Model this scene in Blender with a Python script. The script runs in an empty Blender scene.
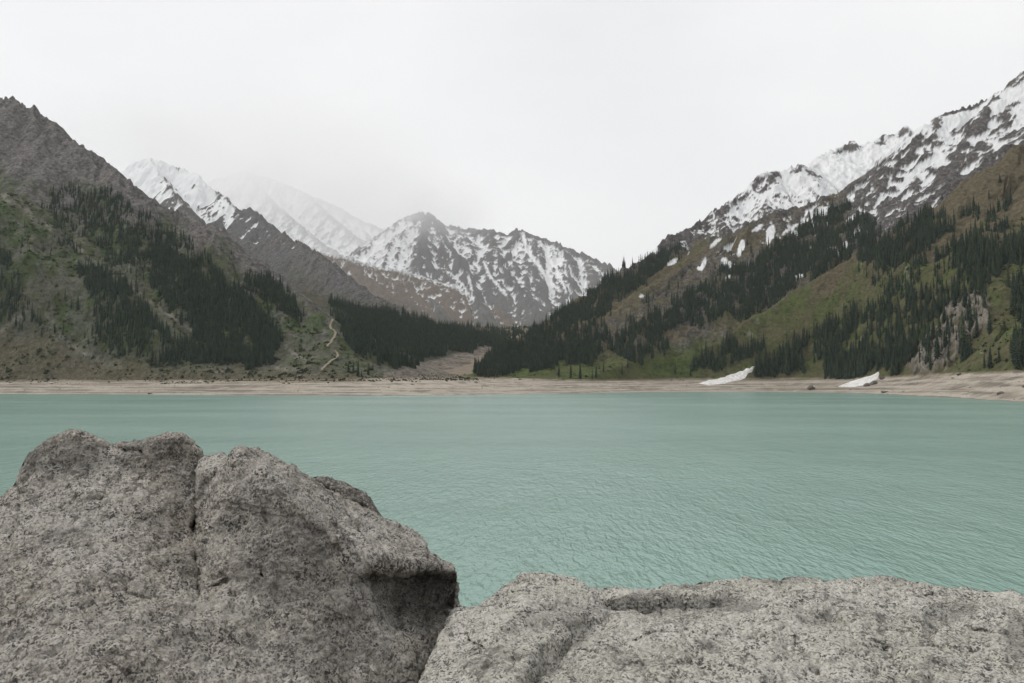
import bpy, bmesh, math, random
import numpy as np
from mathutils import Vector

C = bpy.context.scene
COL = C.collection
rng = np.random.default_rng(7)
random.seed(7)

# ------------------------------------------------------------------ camera, sky, sun, exposure
CAM_H = 13.0                       # eye height above the lake, metres
F_PX, CX, CY = 796.0, 512.0, 341.5
HOR = 383.0
PITCH = math.atan((HOR - CY) / F_PX)
cam_data = bpy.data.cameras.new('camera')
cam = bpy.data.objects.new('camera', cam_data)
COL.objects.link(cam)
cam.location = (0, 0, CAM_H)
cam.rotation_euler = (math.radians(90) + PITCH, 0, 0)
cam_data.sensor_width = 36.0
cam_data.lens = 36.0 * F_PX / 1024.0
cam_data.clip_start = 0.05
cam_data.clip_end = 60000
C.camera = cam
C.render.resolution_x, C.render.resolution_y = 1024, 683

SUN_EL, SUN_AZ = math.radians(46), math.radians(290)   # azimuth clockwise from +Y: high on the left, a little ahead
world = bpy.data.worlds.new('World')
C.world = world
world.use_nodes = True
nt = world.node_tree
nt.nodes.clear()
out = nt.nodes.new('ShaderNodeOutputWorld')
bg = nt.nodes.new('ShaderNodeBackground')
bg.inputs['Strength'].default_value = 0.1
sky = nt.nodes.new('ShaderNodeTexSky')
sky.sky_type = 'NISHITA'
sky.sun_disc = False
sky.sun_elevation, sky.sun_rotation = SUN_EL, SUN_AZ
hsv = nt.nodes.new('ShaderNodeHueSaturation')
hsv.inputs['Saturation'].default_value = 0.12
nt.links.new(sky.outputs[0], hsv.inputs['Color'])
geo = nt.nodes.new('ShaderNodeTexCoord')
mp = nt.nodes.new('ShaderNodeMapping')
mp.inputs['Scale'].default_value = (1, 1, 2.4)
nt.links.new(geo.outputs['Generated'], mp.inputs['Vector'])
cn = nt.nodes.new('ShaderNodeTexNoise')
cn.inputs['Scale'].default_value = 1.5
cn.inputs['Detail'].default_value = 7
cn.inputs['Roughness'].default_value = 0.5
nt.links.new(mp.outputs[0], cn.inputs['Vector'])
cr = nt.nodes.new('ShaderNodeValToRGB')
cr.color_ramp.elements[0].position, cr.color_ramp.elements[0].color = 0.3, (7.0, 7.1, 7.3, 1)
cr.color_ramp.elements[1].position, cr.color_ramp.elements[1].color = 0.7, (8.8, 8.8, 8.8, 1)
nt.links.new(cn.outputs['Fac'], cr.inputs[0])
mix = nt.nodes.new('ShaderNodeMix')
mix.data_type = 'RGBA'
mix.inputs[0].default_value = 0.88
nt.links.new(hsv.outputs[0], mix.inputs[6])
nt.links.new(cr.outputs[0], mix.inputs[7])
nt.links.new(mix.outputs[2], bg.inputs['Color'])
nt.links.new(bg.outputs[0], out.inputs['Surface'])

sun_data = bpy.data.lights.new('sun', 'SUN')
sun_data.energy = 1.5
sun_data.angle = math.radians(12)
sun_data.color = (1.0, 0.965, 0.92)
sun = bpy.data.objects.new('sun', sun_data)
COL.objects.link(sun)
sd = Vector((math.sin(SUN_AZ) * math.cos(SUN_EL), math.cos(SUN_AZ) * math.cos(SUN_EL), math.sin(SUN_EL)))
sun.rotation_euler = sd.to_track_quat('Z', 'Y').to_euler()

C.view_settings.view_transform = 'Standard'
C.view_settings.look = 'None'
C.view_settings.exposure = 0.27
C.view_settings.gamma = 1.0
C.view_settings.use_curve_mapping = False
C.render.engine = 'CYCLES'
C.cycles.max_bounces = 12
C.cycles.diffuse_bounces = 2
C.cycles.glossy_bounces = 2
C.cycles.volume_bounces = 10
C.cycles.use_denoising = True

# ------------------------------------------------------------------ helpers
f32 = np.float32


def ray(px, py):
    u, v = (np.asarray(px, float) - CX) / F_PX, (CY - np.asarray(py, float)) / F_PX
    return u, math.cos(PITCH) - v * math.sin(PITCH), math.sin(PITCH) + v * math.cos(PITCH)


def at(px, py, Y):
    """the place at forward distance Y seen in the photograph at (px, py)"""
    a, b, c = ray(px, py)
    t = np.asarray(Y, float) / b
    return a * t, b * t, CAM_H + c * t


def proj(x, y, z):
    dz = z - CAM_H
    c = y * math.cos(PITCH) + dz * math.sin(PITCH)
    v = -y * math.sin(PITCH) + dz * math.cos(PITCH)
    return CX + F_PX * x / c, CY - F_PX * v / c


def h2(ix, iy, s):
    n = (ix.astype(np.uint32) * np.uint32(0x8da6b343)) ^ (iy.astype(np.uint32) * np.uint32(0xd8163841)) ^ np.uint32((s * 0xcb1ab31f + 0x1234567) & 0xffffffff)
    n ^= n >> np.uint32(13)
    n *= np.uint32(0x5bd1e995)
    n ^= n >> np.uint32(15)
    n *= np.uint32(0x27d4eb2d)
    n ^= n >> np.uint32(13)
    return n


def u01(n):
    return (n & np.uint32(0xffffff)).astype(f32) * f32(1 / 16777216.0)


def fade(t):
    return t * t * t * (t * (t * 6 - 15) + 10)


def noise2(x, y, s=0):
    """gradient noise, about -1..1"""
    xf, yf = np.floor(x), np.floor(y)
    ix, iy = xf.astype(np.int32), yf.astype(np.int32)
    fx, fy = (x - xf).astype(f32), (y - yf).astype(f32)
    ux, uy = fade(fx), fade(fy)

    def g(dx, dy):
        a = u01(h2(ix + dx, iy + dy, s)) * f32(2 * math.pi)
        return np.cos(a) * (fx - dx) + np.sin(a) * (fy - dy)
    a = g(0, 0); b = g(1, 0); c = g(0, 1); d = g(1, 1)
    t0 = a + ux * (b - a); t1 = c + ux * (d - c)
    return (t0 + uy * (t1 - t0)) * f32(1.5)


def fbm2(x, y, octs=5, gain=0.5, s=0):
    r, a, f = 0, 1.0, 1.0
    for o in range(octs):
        r = r + a * noise2(x * f + 17.3 * o, y * f - 9.1 * o, s + o)
        a *= gain; f *= 2.03
    return r


def ridged2(x, y, octs=5, gain=0.5, s=0):
    r, a, f = 0, 1.0, 1.0
    for o in range(octs):
        n = 1 - np.abs(noise2(x * f + 7.7 * o, y * f + 3.1 * o, s + o)) * 1.3
        r = r + a * n * n
        a *= gain; f *= 2.07
    return r


def noise3(x, y, z, s=0):
    xf, yf, zf = np.floor(x), np.floor(y), np.floor(z)
    ix, iy, iz = xf.astype(np.int32), yf.astype(np.int32), zf.astype(np.int32)
    fx, fy, fz = (x - xf).astype(f32), (y - yf).astype(f32), (z - zf).astype(f32)
    ux, uy, uz = fade(fx), fade(fy), fade(fz)

    def g(dx, dy, dz):
        n = h2(ix + dx, iy + dy, s) ^ ((iz + dz).astype(np.uint32) * np.uint32(0x9e3779b1))
        n ^= n >> np.uint32(15); n *= np.uint32(0x85ebca6b); n ^= n >> np.uint32(13)
        gx = u01(n) * 2 - 1
        gy = u01(n * np.uint32(0x27d4eb2d) ^ np.uint32(0x55aa55)) * 2 - 1
        gz = u01((n >> np.uint32(7)) * np.uint32(0x165667b1) ^ np.uint32(0x1337)) * 2 - 1
        return gx * (fx - dx) + gy * (fy - dy) + gz * (fz - dz)
    def lx(dy, dz):
        a = g(0, dy, dz)
        return a + ux * (g(1, dy, dz) - a)
    a = lx(0, 0); a = a + uy * (lx(1, 0) - a)
    b = lx(0, 1); b = b + uy * (lx(1, 1) - b)
    return (a + uz * (b - a)) * f32(1.4)


def sstep(a, b, x):
    t = np.clip((x - a) / (b - a), 0, 1)
    return t * t * (3 - 2 * t)


def seg_dist(x, y, pts):
    """distance to a polyline, with segment index and parameter of the nearest point"""
    best = np.full(x.shape, 1e18, f32); bi = np.zeros(x.shape, np.int16); bt = np.zeros(x.shape, f32); sg = np.zeros(x.shape, f32)
    for i in range(len(pts) - 1):
        ax, ay = pts[i][:2]; bx, by = pts[i + 1][:2]
        dx, dy = bx - ax, by - ay
        L2 = dx * dx + dy * dy + 1e-9
        rx, ry = x - f32(ax), y - f32(ay)
        t = np.clip((rx * f32(dx) + ry * f32(dy)) * f32(1 / L2), 0, 1)
        qx, qy = rx - t * f32(dx), ry - t * f32(dy)
        d = qx * qx + qy * qy
        m = d < best
        best = np.where(m, d, best); bi = np.where(m, np.int16(i), bi); bt = np.where(m, t, bt)
        sg = np.where(m, f32(dx) * ry - f32(dy) * rx, sg)
    return np.sqrt(best), bi, bt, np.sign(sg)


def in_poly(px, py, poly):
    r = np.zeros(px.shape, bool)
    n = len(poly)
    j = n - 1
    for i in range(n):
        xi, yi = poly[i]; xj, yj = poly[j]
        if yi != yj:
            m = ((yi > py) != (yj > py)) & (px < (xj - xi) * (py - yi) / (yj - yi) + xi)
            r ^= m
        j = i
    return r


def mesh_np(name, verts, quads=None, tris=None, mats=(), smooth=True, attrs=None, mat_idx=None):
    me = bpy.data.meshes.new(name)
    nq = 0 if quads is None else len(quads)
    ntv = 0 if tris is None else len(tris)
    me.vertices.add(len(verts))
    me.vertices.foreach_set('co', np.ascontiguousarray(verts, f32).ravel())
    loops = np.concatenate([a.ravel() for a in (quads, tris) if a is not None]).astype(np.int32)
    me.loops.add(len(loops))
    me.loops.foreach_set('vertex_index', loops)
    me.polygons.add(nq + ntv)
    st = np.concatenate([np.arange(nq) * 4, nq * 4 + np.arange(ntv) * 3]).astype(np.int32)
    me.polygons.foreach_set('loop_start', st)
    me.polygons.foreach_set('use_smooth', np.full(nq + ntv, smooth, bool))
    for m in mats:
        me.materials.append(m)
    if mat_idx is not None:
        me.polygons.foreach_set('material_index', mat_idx.astype(np.int32))
    for k, v in (attrs or {}).items():
        a = me.attributes.new(k, 'FLOAT', 'POINT')
        a.data.foreach_set('value', np.ascontiguousarray(v, f32).ravel())
    me.update(calc_edges=True)
    return me


def link(name, me, parent=None):
    o = bpy.data.objects.new(name, me)
    COL.objects.link(o)
    if parent is not None:
        o.parent = parent
    return o


def tag(o, label=None, cat=None, group=None, kind=None):
    if label: o['label'] = label
    if cat: o['category'] = cat
    if group: o['group'] = group
    if kind: o['kind'] = kind
    return o


class NT:
    """small helper for writing node materials"""
    def __init__(self, name):
        self.m = bpy.data.materials.new(name)
        self.m.use_nodes = True
        self.t = self.m.node_tree
        self.b = self.t.nodes['Principled BSDF']
        self.tc = None

    def node(self, typ, **kw):
        n = self.t.nodes.new(typ)
        for k, v in kw.items():
            setattr(n, k, v)
        return n

    def sock(self, s, v):
        if isinstance(v, bpy.types.NodeSocket):
            self.t.links.new(v, s)
        else:
            s.default_value = v

    def coord(self, which='Object', scale=(1, 1, 1), rot=(0, 0, 0)):
        if self.tc is None:
            self.tc = self.node('ShaderNodeTexCoord')
        m = self.node('ShaderNodeMapping')
        m.inputs['Scale'].default_value = scale
        m.inputs['Rotation'].default_value = rot
        self.t.links.new(self.tc.outputs[which], m.inputs['Vector'])
        return m.outputs[0]

    def noise(self, vec, scale, detail=4, rough=0.55, dist=0.0):
        n = self.node('ShaderNodeTexNoise')
        self.sock(n.inputs['Vector'], vec)
        n.inputs['Scale'].default_value = scale
        n.inputs['Detail'].default_value = detail
        n.inputs['Roughness'].default_value = rough
        n.inputs['Distortion'].default_value = dist
        return n.outputs['Fac']

    def voronoi(self, vec, scale, out='Color', feature='F1'):
        n = self.node('ShaderNodeTexVoronoi', feature=feature)
        self.sock(n.inputs['Vector'], vec)
        n.inputs['Scale'].default_value = scale
        return n.outputs[out]

    def ramp(self, fac, stops):
        n = self.node('ShaderNodeValToRGB')
        e = n.color_ramp.elements
        while len(e) < len(stops):
            e.new(0.5)
        for i, (p, c) in enumerate(stops):
            e[i].position = p
            e[i].color = (*c, 1) if not isinstance(c, (int, float)) else (c, c, c, 1)
        self.sock(n.inputs[0], fac)
        return n.outputs[0]

    def mix(self, fac, a, b, blend='MIX'):
        n = self.node('ShaderNodeMix', data_type='RGBA', blend_type=blend)
        self.sock(n.inputs[0], fac)
        for s, v in ((n.inputs[6], a), (n.inputs[7], b)):
            if isinstance(v, tuple) and len(v) == 3:
                v = (*v, 1)
            self.sock(s, v)
        return n.outputs[2]

    def math(self, op, a, b=0.0, clamp=False):
        n = self.node('ShaderNodeMath', operation=op, use_clamp=clamp)
        self.sock(n.inputs[0], a)
        self.sock(n.inputs[1], b)
        return n.outputs[0]

    def attr(self, name):
        return self.node('ShaderNodeAttribute', attribute_name=name).outputs['Fac']

    def bump(self, h, strength, dist, normal=None):
        n = self.node('ShaderNodeBump')
        n.inputs['Strength'].default_value = strength
        n.inputs['Distance'].default_value = dist
        self.sock(n.inputs['Height'], h)
        if normal is not None:
            self.sock(n.inputs['Normal'], normal)
        return n.outputs[0]

    def done(self, color, rough=0.9, normal=None, spec=0.3):
        self.sock(self.b.inputs['Base Color'], color if not isinstance(color, tuple) else (*color, 1))
        self.sock(self.b.inputs['Roughness'], rough)
        self.b.inputs['Specular IOR Level'].default_value = spec
        if normal is not None:
            self.sock(self.b.inputs['Normal'], normal)
        return self.m


# ------------------------------------------------------------------ materials
def terrain_material(name, rock_a, rock_b, grass_a, grass_b, soil):
    n = NT(name)
    v = n.coord('Object')
    big = n.noise(v, 0.012, 6, 0.65)
    mid = n.noise(v, 0.05, 6, 0.72)
    fin = n.noise(v, 0.16, 5, 0.75)
    rock = n.mix(n.ramp(mid, [(0.36, 0.0), (0.64, 1.0)]), rock_a, rock_b)
    rock = n.mix(n.math('MULTIPLY', n.ramp(fin, [(0.52, 0.0), (0.66, 1.0)]), 0.6), rock, (0.34, 0.32, 0.30))
    rock = n.mix(n.math('MULTIPLY', n.ramp(fin, [(0.36, 1.0), (0.49, 0.0)]), 0.75), rock, (0.036, 0.034, 0.034))
    grass = n.mix(n.ramp(mid, [(0.38, 0.0), (0.62, 1.0)]), grass_a, grass_b)
    grass = n.mix(n.math('MULTIPLY', n.ramp(fin, [(0.38, 1.0), (0.52, 0.0)]), 0.65), grass, tuple(c * 0.4 for c in grass_a))
    grass = n.mix(n.math('MULTIPLY', n.ramp(big, [(0.45, 0.0), (0.62, 1.0)]), 0.5), grass, tuple(c * 0.9 for c in soil))
    so = n.mix(n.ramp(fin, [(0.36, 0.0), (0.64, 1.0)]), tuple(c * 0.6 for c in soil), tuple(c * 1.3 for c in soil))
    col = n.mix(n.attr('brown'), rock, so)
    col = n.mix(n.attr('green'), col, grass)
    pale = n.mix(n.ramp(mid, [(0.38, 0.0), (0.62, 1.0)]), (0.22, 0.195, 0.165), (0.37, 0.335, 0.29))
    pale = n.mix(n.math('MULTIPLY', n.ramp(fin, [(0.38, 1.0), (0.52, 0.0)]), 0.7), pale, (0.09, 0.08, 0.07))
    col = n.mix(n.attr('pale'), col, pale)
    snow = n.mix(n.ramp(big, [(0.3, 0.0), (0.7, 1.0)]), (0.80, 0.81, 0.82), (0.88, 0.88, 0.88))
    col = n.mix(n.attr('snow'), col, snow)
    nb = n.bump(fin, 0.9, 5.0)
    nb = n.bump(mid, 0.5, 10.0, nb)
    return n.done(col, 0.95, nb, 0.1)


M_LEFT = terrain_material('left_slope_ground', (0.105, 0.096, 0.094), (0.195, 0.178, 0.170), (0.048, 0.072, 0.026), (0.092, 0.120, 0.050), (0.130, 0.108, 0.072))
M_RIGHT = terrain_material('right_slope_ground', (0.075, 0.068, 0.066), (0.135, 0.124, 0.118), (0.062, 0.084, 0.028), (0.115, 0.142, 0.046), (0.125, 0.103, 0.062))
M_FAR = terrain_material('far_slope_ground', (0.075, 0.075, 0.076), (0.13, 0.127, 0.124), (0.045, 0.055, 0.030), (0.068, 0.075, 0.042), (0.135, 0.10, 0.07))


def beach_material():
    n = NT('dry_lakebed')
    v = n.coord('Object')
    lines = n.attr('strata')
    fin = n.noise(v, 0.5, 4, 0.65)
    mid = n.noise(v, 0.03, 4, 0.55)
    c = n.mix(n.ramp(lines, [(0.25, 0.0), (0.75, 1.0)]), (0.15, 0.132, 0.108), (0.39, 0.352, 0.298))
    c = n.mix(n.math('MULTIPLY', n.ramp(mid, [(0.35, 0.0), (0.7, 1.0)]), 0.5), c, (0.29, 0.245, 0.19))
    c = n.mix(n.math('MULTIPLY', n.ramp(fin, [(0.33, 1.0), (0.5, 0.0)]), 0.55), c, (0.11, 0.095, 0.08))
    c = n.mix(n.attr('pale'), c, (0.40, 0.35, 0.29))
    c = n.mix(n.attr('green'), c, (0.085, 0.085, 0.045))
    c = n.mix(n.attr('brown'), c, (0.15, 0.115, 0.08))
    c = n.mix(n.attr('wet'), c, (0.075, 0.065, 0.052))
    return n.done(c, 0.95, n.bump(n.noise(v, 0.3, 5, 0.7), 0.4, 1.0), 0.1)


M_BEACH = beach_material()


def water_material():
    n = NT('turquoise_lake_water')
    v = n.coord('Object')
    # wind waves: crests run away from the eye, under a metre apart
    w1 = n.noise(n.coord('Object', (1.0, 0.30, 1), (0, 0, math.radians(9))), 1.6, 2, 0.5, 0.4)
    w2 = n.noise(n.coord('Object', (1.0, 0.36, 1), (0, 0, math.radians(-14))), 4.2, 2, 0.55, 0.3)
    w3 = n.noise(n.coord('Object', (1.0, 0.5, 1), (0, 0, math.radians(12))), 0.30, 2, 0.5)
    h = n.math('ADD', n.math('MULTIPLY', w1, 0.60), n.math('MULTIPLY', w2, 0.24))
    h = n.math('ADD', h, n.math('MULTIPLY', w3, 0.5))
    w4 = n.noise(n.coord('Object', (1.0, 0.30, 1), (0, 0, math.radians(-6))), 0.085, 3, 0.6)
    h = n.math('ADD', h, n.math('MULTIPLY', w4, 1.2))
    gust = n.noise(n.coord('Object', (0.45, 1.0, 1)), 0.012, 3, 0.5)
    body = n.mix(n.ramp(gust, [(0.35, 0.0), (0.68, 1.0)]), (0.172, 0.288, 0.244), (0.214, 0.340, 0.292))
    nb = n.bump(n.math('MULTIPLY', h, n.ramp(gust, [(0.36, 0.55), (0.62, 1.0)])), 1.0, 0.62)
    n.b.inputs['IOR'].default_value = 1.33
    return n.done(body, 0.22, nb, 0.5)


M_WATER = water_material()


def granite(name, base_a, base_b, dark_amt, stain, light=(0.52, 0.49, 0.44)):
    n = NT(name)
    v = n.coord('Object')
    big = n.noise(v, 2.6, 5, 0.62)
    mid = n.noise(v, 11.0, 6, 0.68)
    grain = n.noise(v, 75.0, 5, 0.78)
    patch = n.ramp(n.noise(v, 16.0, 4, 0.65), [(0.36, 0.25), (0.64, 1.0)])
    cell = n.voronoi(v, 190.0)
    cell2 = n.voronoi(n.coord('Object', (1, 1, 1), (0.5, 0.9, 0.2)), 110.0)
    sep = n.node('ShaderNodeSeparateColor')
    n.t.links.new(cell, sep.inputs[0])
    sep2 = n.node('ShaderNodeSeparateColor')
    n.t.links.new(cell2, sep2.inputs[0])
    c = n.mix(n.ramp(mid, [(0.38, 0.0), (0.62, 1.0)]), base_a, base_b)
    c = n.mix(n.math('MULTIPLY', n.ramp(big, [(0.42, 0.0), (0.62, 1.0)]), 0.65), c, stain)
    c = n.mix(n.math('MULTIPLY', n.ramp(sep.outputs[0], [(0.62, 0.0), (0.72, 1.0)]), 0.6), c, light)
    c = n.mix(n.math('MULTIPLY', n.ramp(sep2.outputs[0], [(0.8, 0.0), (0.86, 1.0)]), 0.5), c, light)
    c = n.mix(n.math('MULTIPLY', n.math('MULTIPLY', n.ramp(sep.outputs[1], [(0.66, 0.0), (0.76, 1.0)]), patch), 0.9), c, (0.035, 0.034, 0.034))
    c = n.mix(n.math('MULTIPLY', n.math('MULTIPLY', n.ramp(sep2.outputs[2], [(0.8, 0.0), (0.86, 1.0)]), patch), 0.8), c, (0.05, 0.046, 0.043))
    c = n.mix(n.math('MULTIPLY', n.ramp(grain, [(0.38, 1.0), (0.46, 0.0)]), dark_amt), c, (0.05, 0.046, 0.043))
    blotch = n.noise(v, 6.0, 7, 0.75)
    c = n.mix(n.math('MULTIPLY', n.ramp(blotch, [(0.54, 0.0), (0.64, 1.0)]), 0.6), c, (0.07, 0.066, 0.06))
    c = n.mix(n.math('MULTIPLY', n.ramp(blotch, [(0.34, 1.0), (0.42, 0.0)]), 0.45), c, light)
    c = n.mix(n.attr('lichen'), c, (0.055, 0.053, 0.048))  # dark patch mask: crust, and shade painted into the colour
    rough_h = n.noise(v, 30.0, 6, 0.75)
    hb = n.math('ADD', n.math('MULTIPLY', grain, 0.35), n.math('MULTIPLY', rough_h, 1.0))
    nb = n.bump(hb, 1.0, 0.022)
    return n.done(c, 0.88, nb, 0.25)


M_GRAN_L = granite('weathered_granite', (0.37, 0.345, 0.305), (0.60, 0.568, 0.515), 0.42, (0.33, 0.285, 0.225), (0.62, 0.585, 0.525))
M_GRAN_R = granite('pale_granite', (0.53, 0.505, 0.445), (0.67, 0.645, 0.58), 0.34, (0.42, 0.405, 0.335), (0.76, 0.73, 0.66))
M_GRAN_D = granite('dark_granite', (0.17, 0.152, 0.135), (0.27, 0.245, 0.215), 0.7, (0.15, 0.12, 0.092))


def simple(name, a, b, scale, rough=0.9, bump=None):
    n = NT(name)
    v = n.coord('Object')
    k = n.noise(v, scale, 4, 0.6)
    c = n.mix(n.ramp(k, [(0.3, 0.0), (0.7, 1.0)]), a, b)
    return n.done(c, rough, n.bump(k, *bump) if bump else None, 0.15)


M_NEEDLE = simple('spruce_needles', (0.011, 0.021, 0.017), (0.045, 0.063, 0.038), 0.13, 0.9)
M_NEEDLE2 = simple('lit_spruce_needles', (0.018, 0.032, 0.019), (0.060, 0.078, 0.040), 0.2, 0.9)  # lighter needle copy, look of lit crowns put into the colour
M_BARK = simple('spruce_bark', (0.045, 0.036, 0.03), (0.08, 0.065, 0.05), 3.0)
M_SCRUB = simple('scrub_leaves', (0.032, 0.042, 0.018), (0.06, 0.07, 0.03), 0.4)
M_SNOWB = simple('old_snow', (0.46, 0.44, 0.41), (0.80, 0.795, 0.78), 0.22, 0.8, (0.4, 0.5))
M_STONE = simple('shore_stone', (0.085, 0.075, 0.065), (0.19, 0.17, 0.15), 0.7, 0.9, (0.7, 0.3))
M_PATH = simple('bare_path_earth', (0.19, 0.165, 0.115), (0.30, 0.26, 0.185), 0.3)
M_BANK = simple('bank_gravel', (0.12, 0.11, 0.10), (0.26, 0.24, 0.21), 6.0, 0.95, (0.6, 0.05))

# ------------------------------------------------------------------ terrain
NU, NY = 1480, 2500
us = np.concatenate([np.linspace(-1.0, -0.68, 160, endpoint=False), np.linspace(-0.68, 0.68, NU - 320, endpoint=False), np.linspace(0.68, 1.0, 160)])
Y0, Y1 = 470.0, 23500.0
ys = Y0 * (Y1 / Y0) ** np.linspace(0, 1, NY)
U, Yg = np.meshgrid(us.astype(f32), ys.astype(f32))       # rows = distance
X = U * Yg
K = 0.65                                                   # design distances -> metres

shore_px = [(-420, 394), (-200, 394), (0, 394), (120, 394.4), (220, 395.2), (380, 395.5), (460, 395), (540, 394), (620, 392.6), (700, 391.9), (780, 392),
            (860, 393.4), (920, 396), (980, 399.5), (1024, 402), (1100, 408), (1330, 428)]
shore_pts, shore_u, shore_Y = [], [], []
for a, b in shore_px:
    Yd = CAM_H * F_PX / (b - HOR)
    shore_u.append((a - CX) / F_PX); shore_Y.append(Yd)
    shore_pts.append(((a - CX) / F_PX * Yd, Yd))

# ridge control points: (px, py, distance, fall towards the lake side, fall on the far side)
R_ = {}
R_['left'] = [
    [(-520, -120, 2700, 0.95, 0.8), (-260, -10, 2550, 0.97, 0.8), (-90, 62, 2400, 0.97, 0.8), (0, 97, 2300, 0.96, 0.8), (12, 107, 2280, 0.96, 0.8), (31, 110.5, 2260, 0.95, 0.8), (43.5, 120, 2240, 0.94, 0.8),
     (48, 130, 2230, 0.94, 0.8), (65, 139.5, 2210, 0.92, 0.8), (89, 153, 2180, 0.90, 0.8), (104, 165, 2160, 0.88, 0.8), (121, 172, 2130, 0.86, 0.8), (134, 182, 2110, 0.84, 0.8),
     (151, 198, 2080, 0.80, 0.8), (168, 206, 2060, 0.80, 0.8), (185, 215, 2040, 0.80, 0.8), (204, 223, 2020, 0.80, 0.8), (222, 231, 2000, 0.80, 0.8), (237, 250, 1970, 0.76, 0.7),
     (256, 269, 1930, 0.72, 0.7), (279, 285, 1880, 0.72, 0.7), (306, 292, 1820, 0.74, 0.6), (332, 319, 1750, 0.62, 0.5), (350, 338, 1700, 0.52, 0.45), (378, 357, 1660, 0.4, 0.4), (398, 374, 1640, 0.3, 0.3)],
    # spurs on its lake face
    [(60, 139, 2210, 0.9, 0.9), (80, 215, 1980, 0.85, 0.85), (110, 262, 1820, 0.8, 0.8), (150, 322, 1680, 0.75, 0.75), (175, 360, 1600, 0.7, 0.7)],
    [(-60, 80, 2380, 0.9, 0.9), (0, 205, 1960, 0.85, 0.85), (30, 290, 1720, 0.8, 0.8), (60, 345, 1600, 0.75, 0.75)],
    [(222, 231, 2000, 0.85, 0.8), (245, 290, 1830, 0.8, 0.8), (270, 340, 1690, 0.75, 0.75), (290, 368, 1620, 0.7, 0.7)],
]
R_['second'] = [
    [(-160, 120, 4700, 0.9, 0.9), (60, 190, 4500, 0.9, 0.9), (125, 169, 4400, 0.8, 0.9), (149, 157, 4350, 0.8, 0.9), (166, 162, 4320, 0.8, 0.9), (185, 171, 4280, 0.8, 0.9), (202, 179, 4220, 0.8, 0.9),
     (217, 193, 4150, 0.8, 0.9), (236, 204, 4050, 0.8, 0.9), (255, 215, 3950, 0.8, 0.9), (270, 224.5, 3850, 0.78, 0.9), (284, 234.5, 3750, 0.75, 0.9), (303, 245, 3620, 0.72, 0.9),
     (323, 257, 3480, 0.7, 0.9), (340, 271, 3350, 0.66, 0.8), (357, 285.6, 3220, 0.62, 0.7), (381, 300, 3060, 0.55, 0.6), (405, 312, 2950, 0.45, 0.5), (440, 326, 2850, 0.35, 0.4), (470, 337, 2800, 0.25, 0.3)],
    [(149, 157, 4350, 0.8, 0.8), (190, 215, 3850, 0.8, 0.8), (235, 255, 3400, 0.75, 0.75), (290, 295, 2900, 0.7, 0.7), (330, 318, 2600, 0.55, 0.55)],
]
R_['knoll'] = [
    [(300, 292, 2700, 0.4, 0.4), (340, 303, 2600, 0.36, 0.4), (375, 312, 2600, 0.34, 0.4), (420, 322, 2650, 0.30, 0.35), (460, 333, 2750, 0.22, 0.3), (500, 344, 2850, 0.14, 0.2)],
]
R_['cirque'] = [
    [(-100, 300, 8600, 0.7, 0.9), (100, 240, 8400, 0.7, 0.9), (170, 205, 8300, 0.75, 0.9), (205, 183, 8250, 0.75, 0.9), (243, 170, 8200, 0.75, 0.9), (270, 178, 8200, 0.72, 0.9), (300, 190, 8100, 0.7, 0.9), (330, 203, 8000, 0.66, 0.9),
     (360, 219, 7900, 0.62, 0.9), (385, 230, 7800, 0.6, 0.9), (430, 236, 7800, 0.6, 0.9), (500, 240, 7800, 0.6, 0.9)],
    [(243, 172, 8200, 0.7, 0.7), (280, 210, 7300, 0.66, 0.66), (320, 244, 6500, 0.55, 0.55), (340, 256, 6100, 0.5, 0.5)],
    [(300, 190, 8100, 0.7, 0.7), (340, 225, 7200, 0.62, 0.62), (365, 247, 6600, 0.5, 0.5)],
    # moraine lip below the bowl
    [(285, 243, 4900, 0.6, 0.12), (320, 253, 4800, 0.62, 0.10), (345, 259, 4750, 0.62, 0.10), (372, 267, 4700, 0.62, 0.10), (395, 271, 4700, 0.62, 0.10), (408, 274, 4650, 0.7, 0.12)],
    [(345, 259, 4750, 0.55, 0.55), (375, 288, 4200, 0.5, 0.5), (405, 312, 3700, 0.45, 0.45)],
]
R_['peak'] = [
    [(380, 236, 5300, 0.7, 0.9), (392, 228, 5250, 0.7, 0.9), (405, 217, 5220, 0.75, 0.9), (420, 211, 5200, 0.75, 0.9), (432, 216, 5200, 0.75, 0.9), (446, 224, 5200, 0.7, 0.9), (470, 229, 5250, 0.62, 0.9),
     (490, 229, 5250, 0.62, 0.9), (505, 233, 5200, 0.66, 0.9), (522, 231, 5150, 0.7, 0.9), (545, 238, 5100, 0.7, 0.9), (562, 245, 5050, 0.7, 0.9), (580, 252, 5000, 0.68, 0.9), (600, 262, 4950, 0.66, 0.9),
     (620, 272, 4900, 0.64, 0.9), (660, 296, 4800, 0.6, 0.8), (720, 330, 4700, 0.5, 0.7)],
    [(420, 211, 5200, 0.85, 0.85), (424, 238, 4950, 0.85, 0.85), (414, 264, 4650, 0.8, 0.8), (425, 292, 4300, 0.7, 0.7), (445, 318, 3900, 0.55, 0.55)],
    [(522, 231, 5150, 0.85, 0.85), (512, 248, 4950, 0.85, 0.85), (500, 262, 4780, 0.8, 0.8), (520, 292, 4400, 0.7, 0.7), (540, 320, 3950, 0.6, 0.6)],
    [(432, 216, 5200, 0.8, 0.8), (455, 250, 4850, 0.8, 0.8), (470, 282, 4450, 0.75, 0.75), (485, 315, 4000, 0.6, 0.6)],
    [(562, 245, 5050, 0.85, 0.85), (570, 272, 4750, 0.8, 0.8), (575, 300, 4400, 0.75, 0.75)],
    [(600, 262, 4950, 0.85, 0.85), (600, 290, 4600, 0.75, 0.75)],
]
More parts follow.
